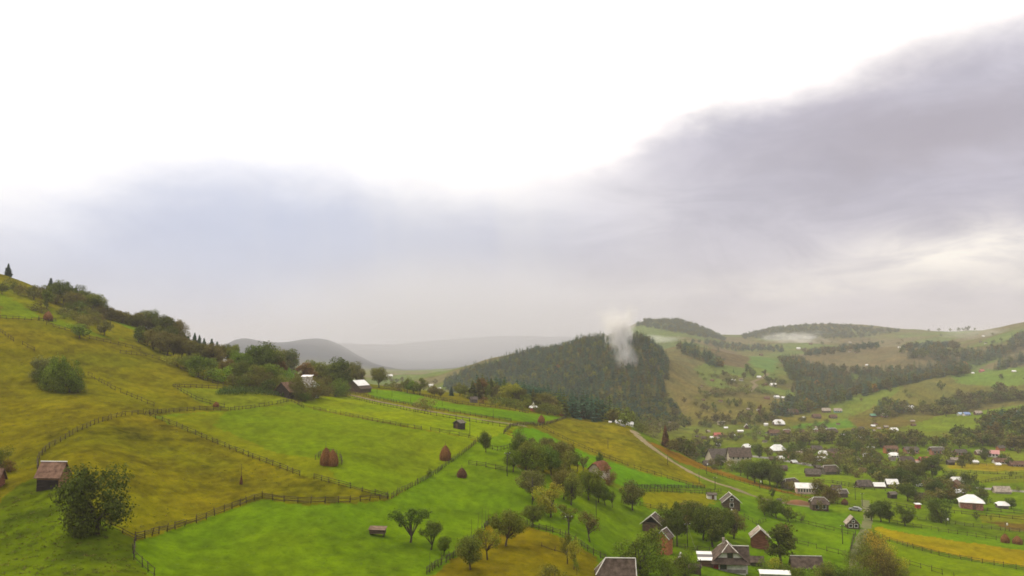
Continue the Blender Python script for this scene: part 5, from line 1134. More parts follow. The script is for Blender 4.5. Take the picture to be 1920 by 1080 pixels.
for i in range(3):
    y0 = D / 2 + .2; x0 = -L / 2 - .3 + i * 1.25; z = wh * .95 + i * .32
    (q if i == 1 else mb).slab([(x0, y0 + 3.0, z), (x0, y0 - .2, z), (x0 + 1.25, y0 - .2, z + .32), (x0 + 1.25, y0 + 3.0, z + .32)], .07)
po = mb.build('porch_roof', TIN, b); q.build('porch_stripe', mat('metal', (.06, .05, .05)), po)
mb = MB(); mb.box((-L / 2 + 1.6, D / 2 + 1.5, wh * .4), (3.0, 2.8, wh * .95)); mb.build('porch_wall', mat('wood', C['umber']), b)
mb = MB(); gable_block(mb, D * .5, L * .42, wh * 1.0, rh * .72, 0, 0, 1.5); w_ = mb.build('wing_wall', mat('plaster', C['white']), b, (L * .05, -D * .36, 0))
fs, _ = roof_faces(D * .5, L * .42, wh, rh * .72, 0, 0, .5); mb = MB(); [mb.slab(f, .13) for f in fs]; rw = mb.build('wing_roof', mat('shingle', C['brown']), b, (L * .05, -D * .36, 0))
w_.rotation_euler.z = rw.rotation_euler.z = math.pi / 2
mb = MB(); mb.tube([(-D * .25 - .5, 0, wh + rh * .72 + .15), (D * .25 + .5, 0, wh + rh * .72 + .15)], .09, 6); mb.build('ridge_cap', TRIM, rw)
b, s, (L, D, wh, rh) = H_('brown hipped roof with white ridges cut by the bottom edge below the garden', 1154, 1098, 74, 44, 18, 30, -3, .8, 'white', 'brown', 'f4', '', True, group=None, hip2=0)
H_('striped log cabin with white bargeboards at the edge of the yellow patch', 1370, 955, 30, 34, 15, 14, 84, 0, 'logs', 'slate', 'l1 lg', '', True, name='log_cabin', cat='cabin', group='log cabins')
H_('small outhouse with a white front beside the yellow patch fence', 1334, 936, 18, 12, 9, 3, 0, 0, 'white', 'slate', '', 'f.1', name='outhouse', cat='shed', group='hamlet sheds')
H_('little grey gable hut hidden behind the dark cottage trees', 1373, 980, 20, 20, 11, 11, 80, 0, 'grey', 'slate', '', '', True, name='hut', cat='hut', group='hamlet sheds')
b, s, (L, D, wh, rh) = H_('tall rust red log barn with a pale gable roof', 1425, 1030, 30, 34, 25, 15, 80, 0, 'rust', 'pale', '', '', True, name='barn', cat='barn', group='hamlet barns')
b, s, (L, D, wh, rh) = H_('open lean-to shelter on posts below the rust red barn', 1418, 1062, 26, 16, 10, 8, -8, 0, 'grey', 'brown', '', '', name='shelter', cat='shed', group='hamlet sheds')
for x in (-.6, .6):
    q = MB(); q.box((x * L, -D * .75, wh * .2), (.2, .2, wh * 1.5)); q.build('post', FW, b)
mb = MB(); mb.slab([(-L * .65, -D * .85, wh * .85), (L * .65, -D * .85, wh * .85), (L * .55, -D * .4, wh * 1.2), (-L * .55, -D * .4, wh * 1.2)], .1); mb.build('pent_roof', mat('shingle', C['brown']), b)
H_('long low brown barn with a thin pale ridge below the drooping fence', 1512, 1074, 58, 26, 12, 17, -5, 0, 'umber', 'brown', '', '', name='barn', cat='barn', group='hamlet barns', oh=.4)
b = HOUSES[-1]; L, D, wh, rh = b['dims']; mb = MB(); mb.tube([(-L / 2 - .3, 0, wh + rh + .14), (L / 2 + .3, 0, wh + rh + .14)], .07, 5); mb.build('ridge_cap', TRIM, [o for o in b.children if o.name.startswith('roof')][0])
H_('low shed with a pale flat metal roof at the bottom edge', 1452, 1090, 56, 24, 14, 4, -8, 0, 'pale', 'tin', '', '', name='shed', cat='shed', group='hamlet sheds')
H_('small gable cabin with two white shutters beside the trodden lane', 1598, 992, 22, 24, 11, 13, 80, 0, 'logs', 'pale', 'l2 lg', '', False, name='log_cabin', cat='cabin', group='log cabins')
H_('hip roofed log house with white ridges below the earth road', 1536, 958, 32, 24, 14, 11, -6, .55, 'logs', 'brown', 'f2', 'f-.3', True, group='log cabins')
H_('tiny square hut beside the orchard trio on the earth road', 1461, 942, 7, 6, 5, 2, 0, 0, 'umber', 'slate', '', '', name='hut', cat='hut', group='hamlet sheds')
# --- village
VILLAGE = [
 ('long pink house with a white tin roof above the pasture edge', 1512, 927, 42, 20, 13, 8, -10, 0, 'pink', 'tin', 'f7', '', False, False),
 ('low brown roofed house joined behind the long pink house', 1482, 918, 34, 20, 10, 10, 30, .4, 'pale', 'brown', 'f2', '', True, False),
 ('brown shed with double roof right of the large brownish tree', 1579, 933, 18, 14, 9, 6, 8, 0, 'logs', 'slate', '', '', True, False),
 ('brown hut roof peeping over the large brownish tree', 1568, 924, 18, 12, 8, 7, 0, 0, 'umber', 'slate', '', '', False, False),
 ('large public house with a steep brown roof and cream walls', 1386, 872, 44, 30, 18, 16, -3, 0, 'cream', 'brown', 'f4x2', '', False, True),
 ('great brown gable roof joined to the large cream walled house', 1346, 870, 40, 34, 10, 19, 14, 0, 'cream', 'slate', '', '', False, False),
 ('low shed roofs at the left foot of the great brown gable', 1326, 874, 16, 12, 6, 5, 10, 0, 'grey', 'slate', '', '', False, False),
 ('white hip roofed house alone above the village road hedge', 1458, 848, 26, 20, 5, 10, 0, .7, 'pale', 'tin', '', '', False, False),
 ('white gabled roof directly behind the large cream house', 1400, 843, 14, 12, 5, 6, 20, .5, 'pale', 'tin', '', '', False, False),
 ('tiny white roof above the great brown gable', 1347, 838, 7, 6, 4, 3, 0, 0, 'pale', 'tin', '', '', False, False),
 ('steep bright white roof on the far valley meadow', 1460, 798, 20, 14, 4, 8, 0, .5, 'umber', 'tin', '', '', False, False),
 ('small white box house beside the steep white roof', 1436, 799, 7, 6, 4, 2, 0, 0, 'white', 'tin', '', '', False, False),
 ('beige house front in the scrub below the wooded hill', 1352, 797, 14, 9, 5, 3, 0, .3, 'cream', 'pale', '', '', False, False),
 ('flat white tin roof on the pale meadow', 1388, 811, 11, 8, 3, 2, 0, 0, 'pale', 'tin', '', '', False, False),
 ('small grey white roof on the pale meadow edge', 1361, 804, 7, 5, 2, 2, 0, 0, 'pale', 'tin', '', '', False, False),
 ('red roofed long house beside small white sheds', 1347, 819, 18, 10, 4, 4, 0, .2, 'rose', 'red', '', '', False, False),
 ('white shed at the left end of the red long house', 1334, 822, 6, 5, 2, 2, 0, 0, 'white', 'tin', '', '', False, False),
 ('pinkish white roof to the right of the red long house', 1373, 820, 10, 8, 3, 3, 0, .3, 'umber', 'tin', '', '', False, False),
 ('brown gable house above the pale meadow', 1400, 804, 11, 9, 4, 5, 75, 0, 'umber', 'pale', '', '', True, False),
 ('dark brown farmhouse with pale eaves on the far meadow', 1452, 817, 23, 13, 6, 6, 0, .3, 'dark', 'umber', 'f4', '', False, False),
 ('dark farmhouse twin beside the yellow haycart meadow', 1475, 815, 14, 10, 5, 5, 10, .3, 'dark', 'umber', '', '', True, False),
 ('low brown shed row on the middle meadow', 1500, 812, 16, 7, 3, 3, 0, 0, 'umber', 'umber', '', '', False, False),
 ('cluster of brown roofs beside the far hedge', 1558, 814, 24, 14, 5, 6, 15, .3, 'umber', 'brown', '', '', True, False),
 ('small white roof at the end of the far hedge', 1580, 818, 8, 6, 3, 2, 0, 0, 'umber', 'tin', '', '', False, False),
 ('bright square white roof beside the valley tree belt', 1613, 822, 9, 9, 2, 4, 20, 0, 'umber', 'tin', '', '', False, False),
 ('wide white tin roof nearest to the village road', 1540, 867, 22, 16, 4, 7, -8, .4, 'pale', 'tin', '', '', False, False),
 ('second white roof rising behind the wide tin roof', 1543, 856, 16, 12, 4, 7, -20, .5, 'umber', 'tin', '', '', True, False),
 ('brown hip roof on beige walls behind the white roofs', 1561, 854, 26, 16, 6, 7, 0, .6, 'cream', 'brown', 'f4', '', False, False),
 ('small red roof beside the beige walled house', 1581, 855, 12, 8, 3, 4, 0, 0, 'umber', 'rose', '', '', False, False),
 ('dull red shed row behind the roadside hedge', 1485, 859, 16, 8, 4, 3, 0, 0, 'rose', 'umber', '', '', False, False),
 ('brown house outlined with white eaves behind the road', 1511, 852, 17, 12, 5, 5, 20, .3, 'umber', 'brown', '', '', True, False),
 ('broad brown roof on the slope of the tree belt', 1531, 845, 20, 12, 4, 6, 0, .3, 'umber', 'slate', '', '', False, False),
 ('dark brown barn roof on the lower village meadow', 1524, 894, 28, 18, 6, 9, -12, 0, 'umber', 'slate', '', '', False, False),
 ('wide brown farmstead roof with pale flashing', 1556, 890, 32, 20, 7, 10, 12, .35, 'grey', 'brown', '', '', True, False),
 ('brown shack at the roadside with a white sheet', 1466, 884, 20, 12, 7, 5, 0, 0, 'umber', 'brown', '', '', False, False),
 ('white walled house under a dark roof', 1608, 866, 15, 12, 5, 5, 70, 0, 'white', 'umber', 'l2', '', False, False),
 ('clean white gable roof near the brown roofed dark house', 1628, 861, 18, 13, 4, 7, -15, .2, 'umber', 'tin', '', '', False, False),
 ('dark thatched looking house beside the clean white roof', 1642, 867, 16, 10, 5, 6, 0, .3, 'umber', 'slate', '', '', False, False),
 ('thin pale roof line before the valley belt', 1633, 842, 14, 6, 3, 2, 0, 0, 'umber', 'tin', '', '', False, False),
 ('left orange brick house with twin gables', 1670, 850, 26, 14, 10, 5, 0, .2, 'orange', 'umber', 'f4', '', False, False),
 ('second orange brick house beside its twin', 1708, 851, 27, 14, 9, 5, 0, .2, 'brick', 'slate', 'f4', '', False, False),
 ('third and darkest brick house of the row', 1757, 853, 26, 14, 9, 6, 0, .2, 'brick', 'slate', 'f3', '', True, False),
 ('small white house with a hipped tin roof below the brick twins', 1676, 859, 17, 12, 6, 5, 0, .6, 'white', 'tin', 'f3', '', False, False),
 ('tiered brown roofed house below the brick twins', 1700, 873, 27, 16, 8, 10, 0, .4, 'pale', 'brown', 'f3', '', False, False),
 ('little red roofed shed between brown and red houses', 1716, 869, 11, 8, 4, 3, 0, 0, 'white', 'red', '', '', False, False),
 ('brown walled house with a bright red roof', 1736, 869, 24, 12, 7, 6, 0, 0, 'umber', 'red', 'f3', '', False, False),
 ('dark hay hut on the meadow behind the red roof', 1782, 872, 14, 9, 6, 4, 10, 0, 'dark', 'slate', '', '', False, False),
 ('brown house with a steep gable between brick and white houses', 1801, 854, 22, 12, 6, 6, 0, .1, 'brick', 'slate', 'f2', '', False, False),
 ('brown cottage with a pale roof near the white house', 1838, 854, 18, 12, 5, 6, 0, .3, 'umber', 'pale', '', '', False, False),
 ('white house with a pink red roof', 1863, 858, 20, 14, 8, 6, -30, 0, 'white', 'rose', 'f3 l2', '', False, False),
 ('tall orange house behind the pink roofed white house', 1876, 846, 14, 10, 7, 4, 10, 0, 'orange', 'slate', '', '', False, False),
 ('low white walled house with a dark roof below the pink roof', 1875, 870, 26, 12, 5, 6, -3, .2, 'white', 'umber', 'f4', '', False, False),
 ('long brown house at the right picture edge', 1908, 875, 34, 14, 5, 6, 0, .2, 'umber', 'umber', 'f3', '', False, False),
 ('small white gable among dark trees in the village middle', 1645, 892, 14, 10, 4, 6, 75, 0, 'white', 'tin', '', '', False, False),
 ('wide dark thatch roof behind the white roofed sheds', 1620, 914, 28, 18, 4, 10, 0, .3, 'umber', 'slate', '', '', False, False),
 ('low white tin shed roof in front of the dark thatch', 1648, 916, 20, 14, 5, 6, -8, 0, 'umber', 'tin', '', '', False, False),
 ('tall white tin roof over dark walls beside the low tin shed', 1672, 916, 21, 16, 10, 8, -6, .1, 'dark', 'tin', 'f2', '', False, False),
 ('dark little hut with a sloping roof on the village meadow', 1673, 935, 14, 12, 9, 4, 12, 0, 'dark', 'grey', '', '', False, False),
 ('bright red painted hut with parked white cars', 1742, 914, 23, 14, 10, 3, 0, 0, 'red', 'umber', 'f2', '', False, False),
 ('brown barn roof in the garden behind the round dark tree', 1726, 938, 19, 14, 6, 8, 0, .2, 'umber', 'brown', '', '', False, False),
 ('red brown gable house in front of white roofs', 1792, 922, 30, 24, 9, 12, 50, 0, 'rust', 'umber', 'l1', '', False, False),
 ('white tin roofs behind the red brown gable house', 1796, 910, 24, 16, 8, 8, 0, .3, 'pale', 'tin', '', '', False, False),
 ('low white roof in front of the red brown gable house', 1797, 927, 22, 12, 4, 5, 10, .2, 'umber', 'tin', '', '', False, False),
 ('long open shed with a mottled brown roof by the pale road', 1878, 926, 30, 16, 5, 9, -6, 0, 'pale', 'pale', '', '', False, False),
 ('small white roofed hut beside the pyramid roofed house', 1879, 954, 20, 16, 7, 6, -10, .6, 'grey', 'tin', '', '', False, False),
]
for (lab, px, py, L, D, wh, rh, yaw, hip, wall, roof, wins, drs, ridge, chim) in VILLAGE: H_(lab, px, py, L, D, wh, rh, yaw, hip, wall, roof, wins, drs, ridge, chim)
b, s, (L, D, wh, rh) = H_('square brick house with a bright white pyramid roof', 1821, 957, 42, 34, 16, 12, -24, .9, 'brick', 'tin', '', 'f.1', False, group='village houses', oh=.6)
mb = MB(); mb.box((-L / 2 - .07, 0, wh * .45), (.12, D * 1.0, wh * 1.05)); mb.build('plaster_side', mat('plaster', C['pale']), b)
# --- far hillside houses: a few pixels each
FAR = [
 ('white roofed far house on the scrubby slope', 1375, 715, 7, 'pale', 'tin'), ('pale house at the fork of the winding track', 1423, 709, 8, 'white', 'tin'), ('white farmhouse on the bright far meadow', 1450, 725, 12, 'white', 'tin'),
 ('white roof beside the red barn at the forest corner', 1456, 747, 10, 'white', 'tin'), ('small pale shed at the forest corner', 1468, 748, 8, 'pale', 'tin'), ('red brown barn at the forest corner', 1438, 749, 11, 'brick', 'umber'), ('white roofed house at the top of the gully forest', 1501, 681, 10, 'pale', 'tin'),
 ('tiny brown barn on the far saddle', 1427, 667, 7, 'umber', 'umber'), ('white house below the fog bank', 1497, 655, 7, 'white', 'tin'), ('first of two white specks of houses on the brown ridge', 1549, 660, 5, 'white', 'tin'), ('second of two white specks of houses on the brown ridge', 1560, 659, 5, 'white', 'tin'),
 ('brown house with white trim at the gully mouth', 1486, 778, 20, 'umber', 'umber'), ('tiny white hut at the gully mouth', 1507, 785, 6, 'pale', 'tin'), ('long brown farmhouse under the spur tip', 1531, 785, 16, 'umber', 'umber'), ('pale roofed farmhouse under the spur tip', 1549, 774, 16, 'umber', 'pale'), ('teal walled house under the spur tip', 1571, 774, 15, 'teal', 'pale'), ('low brown shed below the teal walled house', 1562, 785, 14, 'umber', 'umber'),
 ('small green roof in the spur foot scrub', 1637, 782, 11, 'umber', 'green'), ('pinkish brown house in the spur foot scrub', 1658, 782, 12, 'rose', 'pale'), ('bright white house among the spur foot trees', 1706, 770, 17, 'white', 'tin'),
 ('light blue roofed house on the near hump', 1800, 779, 10, 'white', 'sky'), ('deeper blue roofed house on the near hump', 1812, 780, 13, 'white', 'blue'), ('brown shed beside the blue roofs', 1834, 778, 14, 'umber', 'pale'), ('white roofed farm below the near hump', 1676, 810, 14, 'white', 'tin'), ('tiny white gable below the near hump', 1650, 815, 6, 'white', 'tin'),
 ('long white house at the right edge of the near hump', 1901, 780, 17, 'white', 'tin'), ('red roofed hut on the spur crest', 1841, 698, 10, 'rose', 'red'), ('white hut on the spur crest', 1824, 701, 5, 'white', 'tin'), ('white roofed hut on the brown shoulder', 1901, 698, 7, 'pale', 'tin'), ('white shed near the lone tree on the brown hill', 1687, 653, 6, 'white', 'tin'),
 ('white speck of a farm on the misty far hill', 1596, 615, 5, 'white', 'tin'), ('white speck of a barn on the far ridge', 1812, 619, 4, 'white', 'tin'), ('tiny pale house at the edge of the gully forest', 1625, 686, 5, 'white', 'tin'),
 ('bright white shed where the gravel road drops away', 1160, 795, 13, 'white', 'tin'), ('small white shed beside the red one over the brow', 1168, 799, 8, 'white', 'tin'), ('white and red shed by the gravel road', 1181, 799, 14, 'white', 'tin'), ('red roof just behind the white and red shed', 1179, 794, 13, 'rose', 'red'), ('tiny white hut furthest along the brow', 1144, 793, 5, 'white', 'tin'),
 ('white roof deep in the hazy valley', 730, 708, 12, 'white', 'tin'), ('pale house in the hazy valley beyond the plateau', 808, 725, 9, 'white', 'tin'), ('small white house among spruces in the valley', 824, 730, 6, 'white', 'tin'),
]
for lab, px, py, w, wall, roof in FAR: H_(lab, px, py, w, w * .65, max(w * .3, 2), max(w * .3, 1.6), random.choice([-12, 0, 8, 20]), .3, wall, roof, 'f3' if w > 11 else '', '', name='farmhouse', group='far hillside houses')
g_ = random.Random(9)
for zn, n_, w_ in ((zone1, 16, 13), (zone3, 7, 14), (zone4, 12, 10), ([(1290,800),(1400,795),(1600,800),(1680,812),(1500,815),(1320,812)], 10, 8)):
    for x, y in poly_points(zn, n_, int(zn[0][0]) + 5):
        roof_ = g_.choice(['brown', 'umber', 'slate', 'umber', 'tin', 'pale'])
        nm_ = {'brown': 'brown', 'umber': 'brown', 'slate': 'dark', 'tin': 'white', 'pale': 'pale'}[roof_]; sz = w_ * g_.uniform(.65, 1.15)
        H_(f"little {nm_} roofed house half hidden among the village trees", x, y, sz, sz * .7, sz * .26, sz * .32, g_.uniform(-25, 25), g_.choice([0, .3, .5]), g_.choice(['umber', 'cream', 'logs', 'pale']), roof_, '', '', name='cottage', group=f"half hidden {nm_} roofed village houses")
for zn, n_, w_, where in (([(1300,700),(1470,700),(1480,780),(1300,780)], 12, 7, 'on the meadow with the winding track'), ([(1490,640),(1900,628),(1900,655),(1510,668)], 9, 6, 'on the middle hills'), ([(1560,786),(1760,792),(1900,770),(1900,782),(1700,808),(1560,808)], 10, 9, 'at the foot of the near hump'), ([(1640,850),(1920,856),(1920,875),(1650,872)], 8, 13, 'on the plots below the brick houses')):
    for x, y in poly_points(zn, n_, int(zn[0][0]) + 8):
        roof_ = g_.choice(['umber', 'umber', 'slate', 'tin', 'pale']); nm_ = {'umber': 'brown', 'slate': 'dark', 'tin': 'white', 'pale': 'pale'}[roof_]; sz = w_ * g_.uniform(.65, 1.1)
        H_(f"little {nm_} roofed house standing {where}", x, y, sz, sz * .7, sz * .28, sz * .32, g_.uniform(-25, 25), g_.choice([0, .3, .5]), g_.choice(['umber', 'cream', 'logs', 'white']), roof_, '', '', name='cottage', group=f"{nm_} roofed houses {where}")
# cars, earth heaps
def car(px, py, rz, m, label):
    p = at(px, py); root = empty('parked_car', p, rz); tag(root, label, 'car', 'parked cars')
    mb = MB(); prof = [(-2.05, .35), (2.05, .35), (2.1, .75), (1.2, .92), (.6, 1.42), (-1.1, 1.42), (-1.75, .95), (-2.08, .85)]
    k = [(x, -.82, z) for x, z in prof]; k2 = [(x, .82, z) for x, z in prof]; mb.face(k); mb.face(k2[::-1])
    for i in range(len(prof)): j = (i + 1) % len(prof); mb.face([k[j], k[i], k2[i], k2[j]])
    mb.build('body', m, root)
    for y in (-.825, .825): q = MB(); q.box((-.25, y, 1.17), (1.6, .03, .36)); q.build('side_window', GLASS, root)
    q = MB(); q.box((.92, 0, 1.17), (.06, 1.4, .5), Matrix.Rotation(-.85, 3, 'Y')); q.build('windscreen', GLASS, root)
    for x in (-1.3, 1.3):
        for y in (-.8, .8): q = MB(); q.tube([(x, y - .1, .32), (x, y + .1, .32)], .32, 12); q.build('wheel', mat('bark', (.02, .02, .02)), root)
CW = mat('metal', (.75, .75, .74))
car(1728, 913, .1, CW, 'white car parked at the left end of the red hut'); car(1752, 912, -.15, CW, 'white car parked at the right end of the red hut'); car(1604, 958, 2.5, mat('metal', (.3, .3, .31)), 'grey car standing at the top of the trodden lane')
car(1480, 819, .05, mat('metal', (.7, .6, .06)), 'small yellow car below the dark farmhouse twin')
p = at(1721, 953); bo = empty('red_booth', p); tag(bo, 'little red booth with a white top on the village meadow', 'booth')  # small red booth, a plain box under a white lid
mb = MB(); mb.box((0, 0, .7), (1.7, 1.3, 1.6)); mb.build('box', mat('wood', C['red']), bo); mb = MB(); mb.slab([(-1.1, -.85, 1.6), (1.1, -.85, 1.6), (1.1, .85, 1.8), (-1.1, .85, 1.8)], .12); mb.build('lid', TIN, bo)
p = at(1494, 945); mb = MB(); r = random.Random(3); mb.lathe([(3.2, -.3), (2.9, .3), (2.0, .9), (1.0, 1.35), (.2, 1.5)], 16, jit=.16, seed=4); o = mb.build('earth_heap', earth_mat('red_earth', (.2, .085, .035), (.14, .07, .03)), None, p, True); o.scale = (1.6, 1, 1); tag(o, 'heap of red earth beside the brown earth road', 'earth heap')
# ------------------------------------------------------------------ air: haze and rising mist
def haze_box(name, x0, x1, y0, y1, z0, z1, density, color, label, aniso=0.0):
    mb = MB(); mb.box(((x0 + x1) / 2, (y0 + y1) / 2, (z0 + z1) / 2), (x1 - x0, y1 - y0, z1 - z0))
    m, nt, out = nodes_of(name); v = N(nt, 'VolumePrincipled'); v.inputs['Density'].default_value = density; v.inputs['Color'].default_value = tuple(color) + (1,); v.inputs['Anisotropy'].default_value = aniso
    nt.links.new(v.outputs[0], out.inputs['Volume']); o = mb.build(name, m); o.visible_shadow = True; return tag(o, label, kind='stuff')
zl, zh = float(GZ.min()), float(GZ.max())
haze_box('haze', -12200, 12200, -400, 12400, zl - 4, max(zh, 30) + 25, HAZE_D, HAZE_C, 'pale humid air filling the valley')
def mist(name, px, py, Y, size, density, label, seed, rise=0.0, scale=3.0):
    a, s = ray(px, py); c = Vector((a * Y, Y, s * Y))
    mb = MB(); mb.lathe([(.02, -1), (.5, -.86), (.8, -.6), (.97, -.25), (1, .1), (.9, .45), (.66, .75), (.34, .94), (.02, 1)], 18); 
    m, nt, out = nodes_of('mist'); co = N(nt, 'TexCoord').outputs['Object']
    va = N(nt, 'VectorMath', operation='LENGTH'); nt.links.new(co, va.inputs[0])
    mp = N(nt, 'Mapping'); mp.inputs['Location'].default_value = (seed * 3.1, 0, 0); mp.inputs['Scale'].default_value = (1, 1, .6); nt.links.new(co, mp.inputs[0])
    n = tex(nt, mp.outputs[0], scale, 4, .6, .6)
    body = math_(nt, 'SUBTRACT', n, math_(nt, 'MULTIPLY_ADD', va.outputs['Value'], .5, .2))
    d = math_(nt, 'MULTIPLY', math_(nt, 'MULTIPLY', body, 5.0, clamp=True), density)
    v = N(nt, 'VolumePrincipled'); v.inputs['Color'].default_value = (.97, .96, .96, 1); nt.links.new(d, v.inputs['Density']); nt.links.new(v.outputs[0], out.inputs['Volume'])
    o = mb.build(name, m, None, c); o.scale = size; return tag(o, label, kind='stuff')
mist('mist', 1162, 622, 930, (24, 22, 36), .2, 'bright head of the white mist rising off the wooded hill', 1, scale=3.4)
mist('mist', 1172, 664, 915, (22, 20, 32), .05, 'faint tail of mist lying down the face of the wooded hill', 2, scale=2.4)
mist('mist', 1148, 600, 960, (32, 26, 30), .045, 'thin wisps drifting above the rising mist', 6, scale=2.2)
mist('mist', 1182, 596, 965, (18, 18, 28), .045, 'thin curl of mist above the hilltop', 7, scale=2.2)
mist('mist', 1490, 634, 2150, (150, 80, 27), .018, 'low fog bank lying across the far hillside', 3)
mist('mist', 1235, 636, 1900, (90, 60, 18), .012, 'thin mist trailing behind the wooded hill', 4)
mist('mist', 1830, 625, 1750, (120, 60, 26), .006, 'faint mist over the right hand slope', 5)

a_, s_ = ray(860, 600)
mb = MB(); mb.lathe([(.02, -1), (.5, -.86), (.8, -.6), (.97, -.25), (1, .1), (.9, .45), (.66, .75), (.34, .94), (.02, 1)], 24)
m, nt, out = nodes_of('rain'); v = N(nt, 'VolumePrincipled'); v.inputs['Color'].default_value = (.86, .88, .93, 1)
ln = N(nt, 'VectorMath', operation='LENGTH'); nt.links.new(N(nt, 'TexCoord').outputs['Object'], ln.inputs[0])
nt.links.new(ramp(nt, ln.outputs['Value'], 1.0, .3, 0, .0010), v.inputs['Density']); nt.links.new(v.outputs[0], out.inputs['Volume'])
o = mb.build('rain', m, None, (a_ * 4300, 4300, s_ * 4300)); o.scale = (1500, 900, 420); tag(o, 'pale veil of rain hanging in the distant valley', kind='stuff')

# ------------------------------------------------------------------ sky: overcast with a white break and a grey rain cloud
w = bpy.data.worlds.new('World'); SC.world = w; w.use_nodes = True; nt = w.node_tree; nt.nodes.clear()
out = nt.nodes.new('ShaderNodeOutputWorld'); bg = nt.nodes.new('ShaderNodeBackground')
SUN_AZ, SUN_EL = math.radians(SUN_AZ_D), math.radians(SUN_EL_D)     # azimuth from +y towards +x
sky = N(nt, 'TexSky', sky_type='NISHITA'); sky.sun_disc = False; sky.sun_elevation = SUN_EL; sky.sun_rotation = SUN_AZ
sky.dust_density = 3.0; sky.air_density = 1.2
co = N(nt, 'TexCoord').outputs['Generated']
sx = N(nt, 'SeparateXYZ'); nt.links.new(co, sx.inputs[0])
az = math_(nt, 'ARCTAN2', sx.outputs[0], sx.outputs[1]); el = math_(nt, 'ARCSINE', sx.outputs[2])
mp = N(nt, 'Mapping'); mp.inputs['Scale'].default_value = (1, 1, 2.2); nt.links.new(co, mp.inputs[0])
n1 = tex(nt, mp.outputs[0], 3.2, 6, .55, .4); n2 = tex(nt, mp.outputs[0], 9, 5, .6, .3); n3 = tex(nt, co, 1.5, 3)
# upper edge of the grey cloud bank, elevation against azimuth
cv = N(nt, 'FloatCurve'); u = ramp(nt, az, -math.pi, math.pi, 0, 1, False); nt.links.new(u, cv.inputs['Value'])
pts = [(-3.14, .5), (-1.2, .19), (-.9, .20), (-.62, .222), (-.5, .25), (-.36, .29), (-.2, .288), (-.08, .282), (.04, .285), (.12, .286), (.2, .306), (.31, .329), (.42, .346), (.5, .36), (.56, .37), (.68, .39), (1.0, .55), (1.6, .7), (3.14, .5)]
c = cv.mapping.curves[0]
while len(c.points) > 2: c.points.remove(c.points[1])
c.points[0].location = (0, .5); c.points[1].location = (1, .5)
for a, e in pts[1:-1]: c.points.new((a + math.pi) / (2 * math.pi), e)
cv.mapping.update()
e1 = math_(nt, 'ADD', el, math_(nt, 'MULTIPLY', math_(nt, 'SUBTRACT', n1, .5), .10))
e1 = math_(nt, 'ADD', e1, math_(nt, 'MULTIPLY', math_(nt, 'SUBTRACT', n2, .5), .035))
gap_ = math_(nt, 'SUBTRACT', e1, cv.outputs[0])
soft = ramp(nt, az, -.1, .25)
o1 = ramp(nt, gap_, -.15, .06); o2 = ramp(nt, gap_, -.06, .045)
over = math_(nt, 'ADD', math_(nt, 'MULTIPLY', o2, soft), math_(nt, 'MULTIPLY', o1, math_(nt, 'SUBTRACT', 1.0, soft)))
# grey bank: bluish on the left, mauve on the right, paler near the skyline
bank = mixc(nt, lin(*BANK_L), lin(*BANK_R), ramp(nt, az, -.25, .2))
bank = mixc(nt, bank, lin(*BANK_DK), math_(nt, 'MULTIPLY', ramp(nt, az, .15, .5), ramp(nt, el, .34, .2)))
bank = mixc(nt, bank, mixc(nt, lin(206, 210, 226), lin(212, 206, 210), ramp(nt, az, -.3, .15)), ramp(nt, el, .14, .0, 0, .6))
def blob(a0, e0, sa, se, tilt=0.0):
    da = math_(nt, 'MULTIPLY', math_(nt, 'SUBTRACT', az, a0), 1 / sa)
    ee = math_(nt, 'SUBTRACT', el, math_(nt, 'MULTIPLY_ADD', math_(nt, 'SUBTRACT', az, a0), tilt, e0))
    ee = math_(nt, 'ADD', ee, math_(nt, 'MULTIPLY', math_(nt, 'SUBTRACT', n2, .5), se * 1.8))
    de = math_(nt, 'MULTIPLY', ee, 1 / se)
    r2 = math_(nt, 'ADD', math_(nt, 'MULTIPLY', da, da), math_(nt, 'MULTIPLY', de, de))
    return math_(nt, 'EXPONENT', math_(nt, 'MULTIPLY', r2, -1.0))
mp2 = N(nt, 'Mapping'); mp2.inputs['Scale'].default_value = (1, 1, 3.5); mp2.inputs['Rotation'].default_value = (0, .18, 0); nt.links.new(co, mp2.inputs[0])
n4 = tex(nt, mp2.outputs[0], 5.5, 8, .62, .9)
mot = mixc(nt, (.86, .86, .885), (1.12, 1.11, 1.085), ramp(nt, n1, .33, .68)); mot = mixc(nt, mot, mixc(nt, (.9, .9, .92), (1.12, 1.11, 1.1), ramp(nt, n4, .32, .68)), math_(nt, 'MULTIPLY_ADD', soft, .7, .3), 'MULTIPLY'); bank = mixc(nt, bank, mot, 1.0, 'MULTIPLY')
bank = mixc(nt, bank, lin(165, 158, 172), math_(nt, 'MULTIPLY', blob(.5, .245, .2, .055, .06), .85))
bank = mixc(nt, bank, lin(178, 172, 188), math_(nt, 'MULTIPLY', blob(.42, .30, .13, .03, .35), .45))
bank = mixc(nt, bank, (1.3, 1.22, 1.1), math_(nt, 'MULTIPLY', blob(.51, .112, .12, .028, .05), ramp(nt, n4, .3, .62, .25, 1.0), clamp=True))
bank = mixc(nt, bank, (1.02, .96, .9), math_(nt, 'MULTIPLY', blob(.46, .083, .26, .018, .02), ramp(nt, n2, .3, .65, .3, .9)))
bank = mixc(nt, bank, lin(226, 222, 224), math_(nt, 'MULTIPLY', blob(-.1, .15, .09, .09, .0), .55))
bank = mixc(nt, bank, lin(198, 209, 238), math_(nt, 'MULTIPLY', blob(-.30, .15, .3, .075, .0), .75))
white = mixc(nt, [WHITE_L * k_ for k_ in WHITE_C], [WHITE_H * k_ for k_ in WHITE_C], ramp(nt, n3, .35, .65))
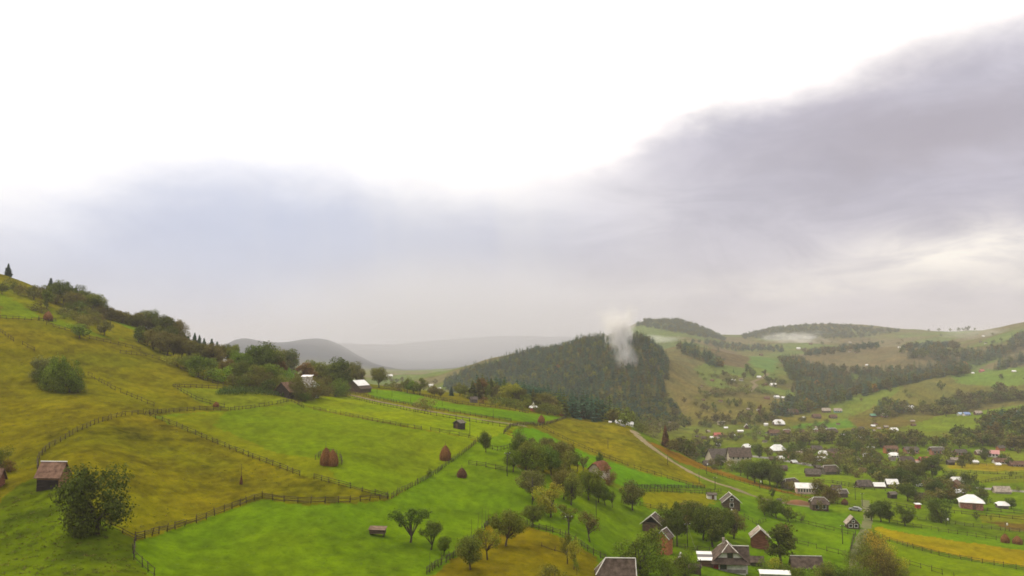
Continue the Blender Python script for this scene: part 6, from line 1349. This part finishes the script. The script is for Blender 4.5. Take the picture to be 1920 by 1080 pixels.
shaft = N(nt, 'TexNoise', noise_dimensions='1D'); shaft.inputs['Scale'].default_value = 8; shaft.inputs['Detail'].default_value = 3; nt.links.new(math_(nt, 'MULTIPLY_ADD', el, .12, az), shaft.inputs['W'])
bank = mixc(nt, bank, (.92, .9, .89), math_(nt, 'MULTIPLY', math_(nt, 'MULTIPLY', blob(-.08, .17, .22, .1), ramp(nt, shaft.outputs[0], .35, .75)), .4))
cl = mixc(nt, bank, white, over)
sc_ = N(nt, 'VectorMath', operation='SCALE'); nt.links.new(sky.outputs[0], sc_.inputs[0]); sc_.inputs['Scale'].default_value = .1
fin = mixc(nt, sc_.outputs[0], cl, .93)
nt.links.new(fin, bg.inputs[0]); bg.inputs[1].default_value = 1.0; nt.links.new(bg.outputs[0], out.inputs[0])

# ------------------------------------------------------------------ sun behind thin cloud, camera
L_ = bpy.data.lights.new('sun', 'SUN'); L_.energy = SUN_E; L_.angle = math.radians(14); L_.color = SUN_C; so = bpy.data.objects.new('sun', L_); COL.objects.link(so)
d = Vector((math.sin(SUN_AZ) * math.cos(SUN_EL), math.cos(SUN_AZ) * math.cos(SUN_EL), math.sin(SUN_EL))); so.rotation_euler = d.to_track_quat('Z', 'Y').to_euler(); so.location = (0, 0, 200)
cam = bpy.data.cameras.new('camera'); cam.sensor_width = 36; cam.lens = 36 * FOC / W_PX; cam.clip_start = 1; cam.clip_end = 40000
co_ = bpy.data.objects.new('camera', cam); COL.objects.link(co_); co_.rotation_euler = (math.pi / 2 + PITCH, 0, 0); SC.camera = co_
SC.view_settings.view_transform = 'Standard'; SC.view_settings.look = 'None'; SC.view_settings.exposure = EXPO; SC.view_settings.gamma = 1
SC.render.engine = 'CYCLES'; cy = SC.cycles
cy.use_denoising = True; cy.max_bounces = 5; cy.diffuse_bounces = 3; cy.glossy_bounces = 2; cy.transmission_bounces = 3; cy.volume_bounces = VB; cy.volume_step_rate = 2.0; cy.filter_width = 1.7
cy.caustics_reflective = cy.caustics_refractive = False; cy.use_adaptive_sampling = True; cy.adaptive_threshold = .02
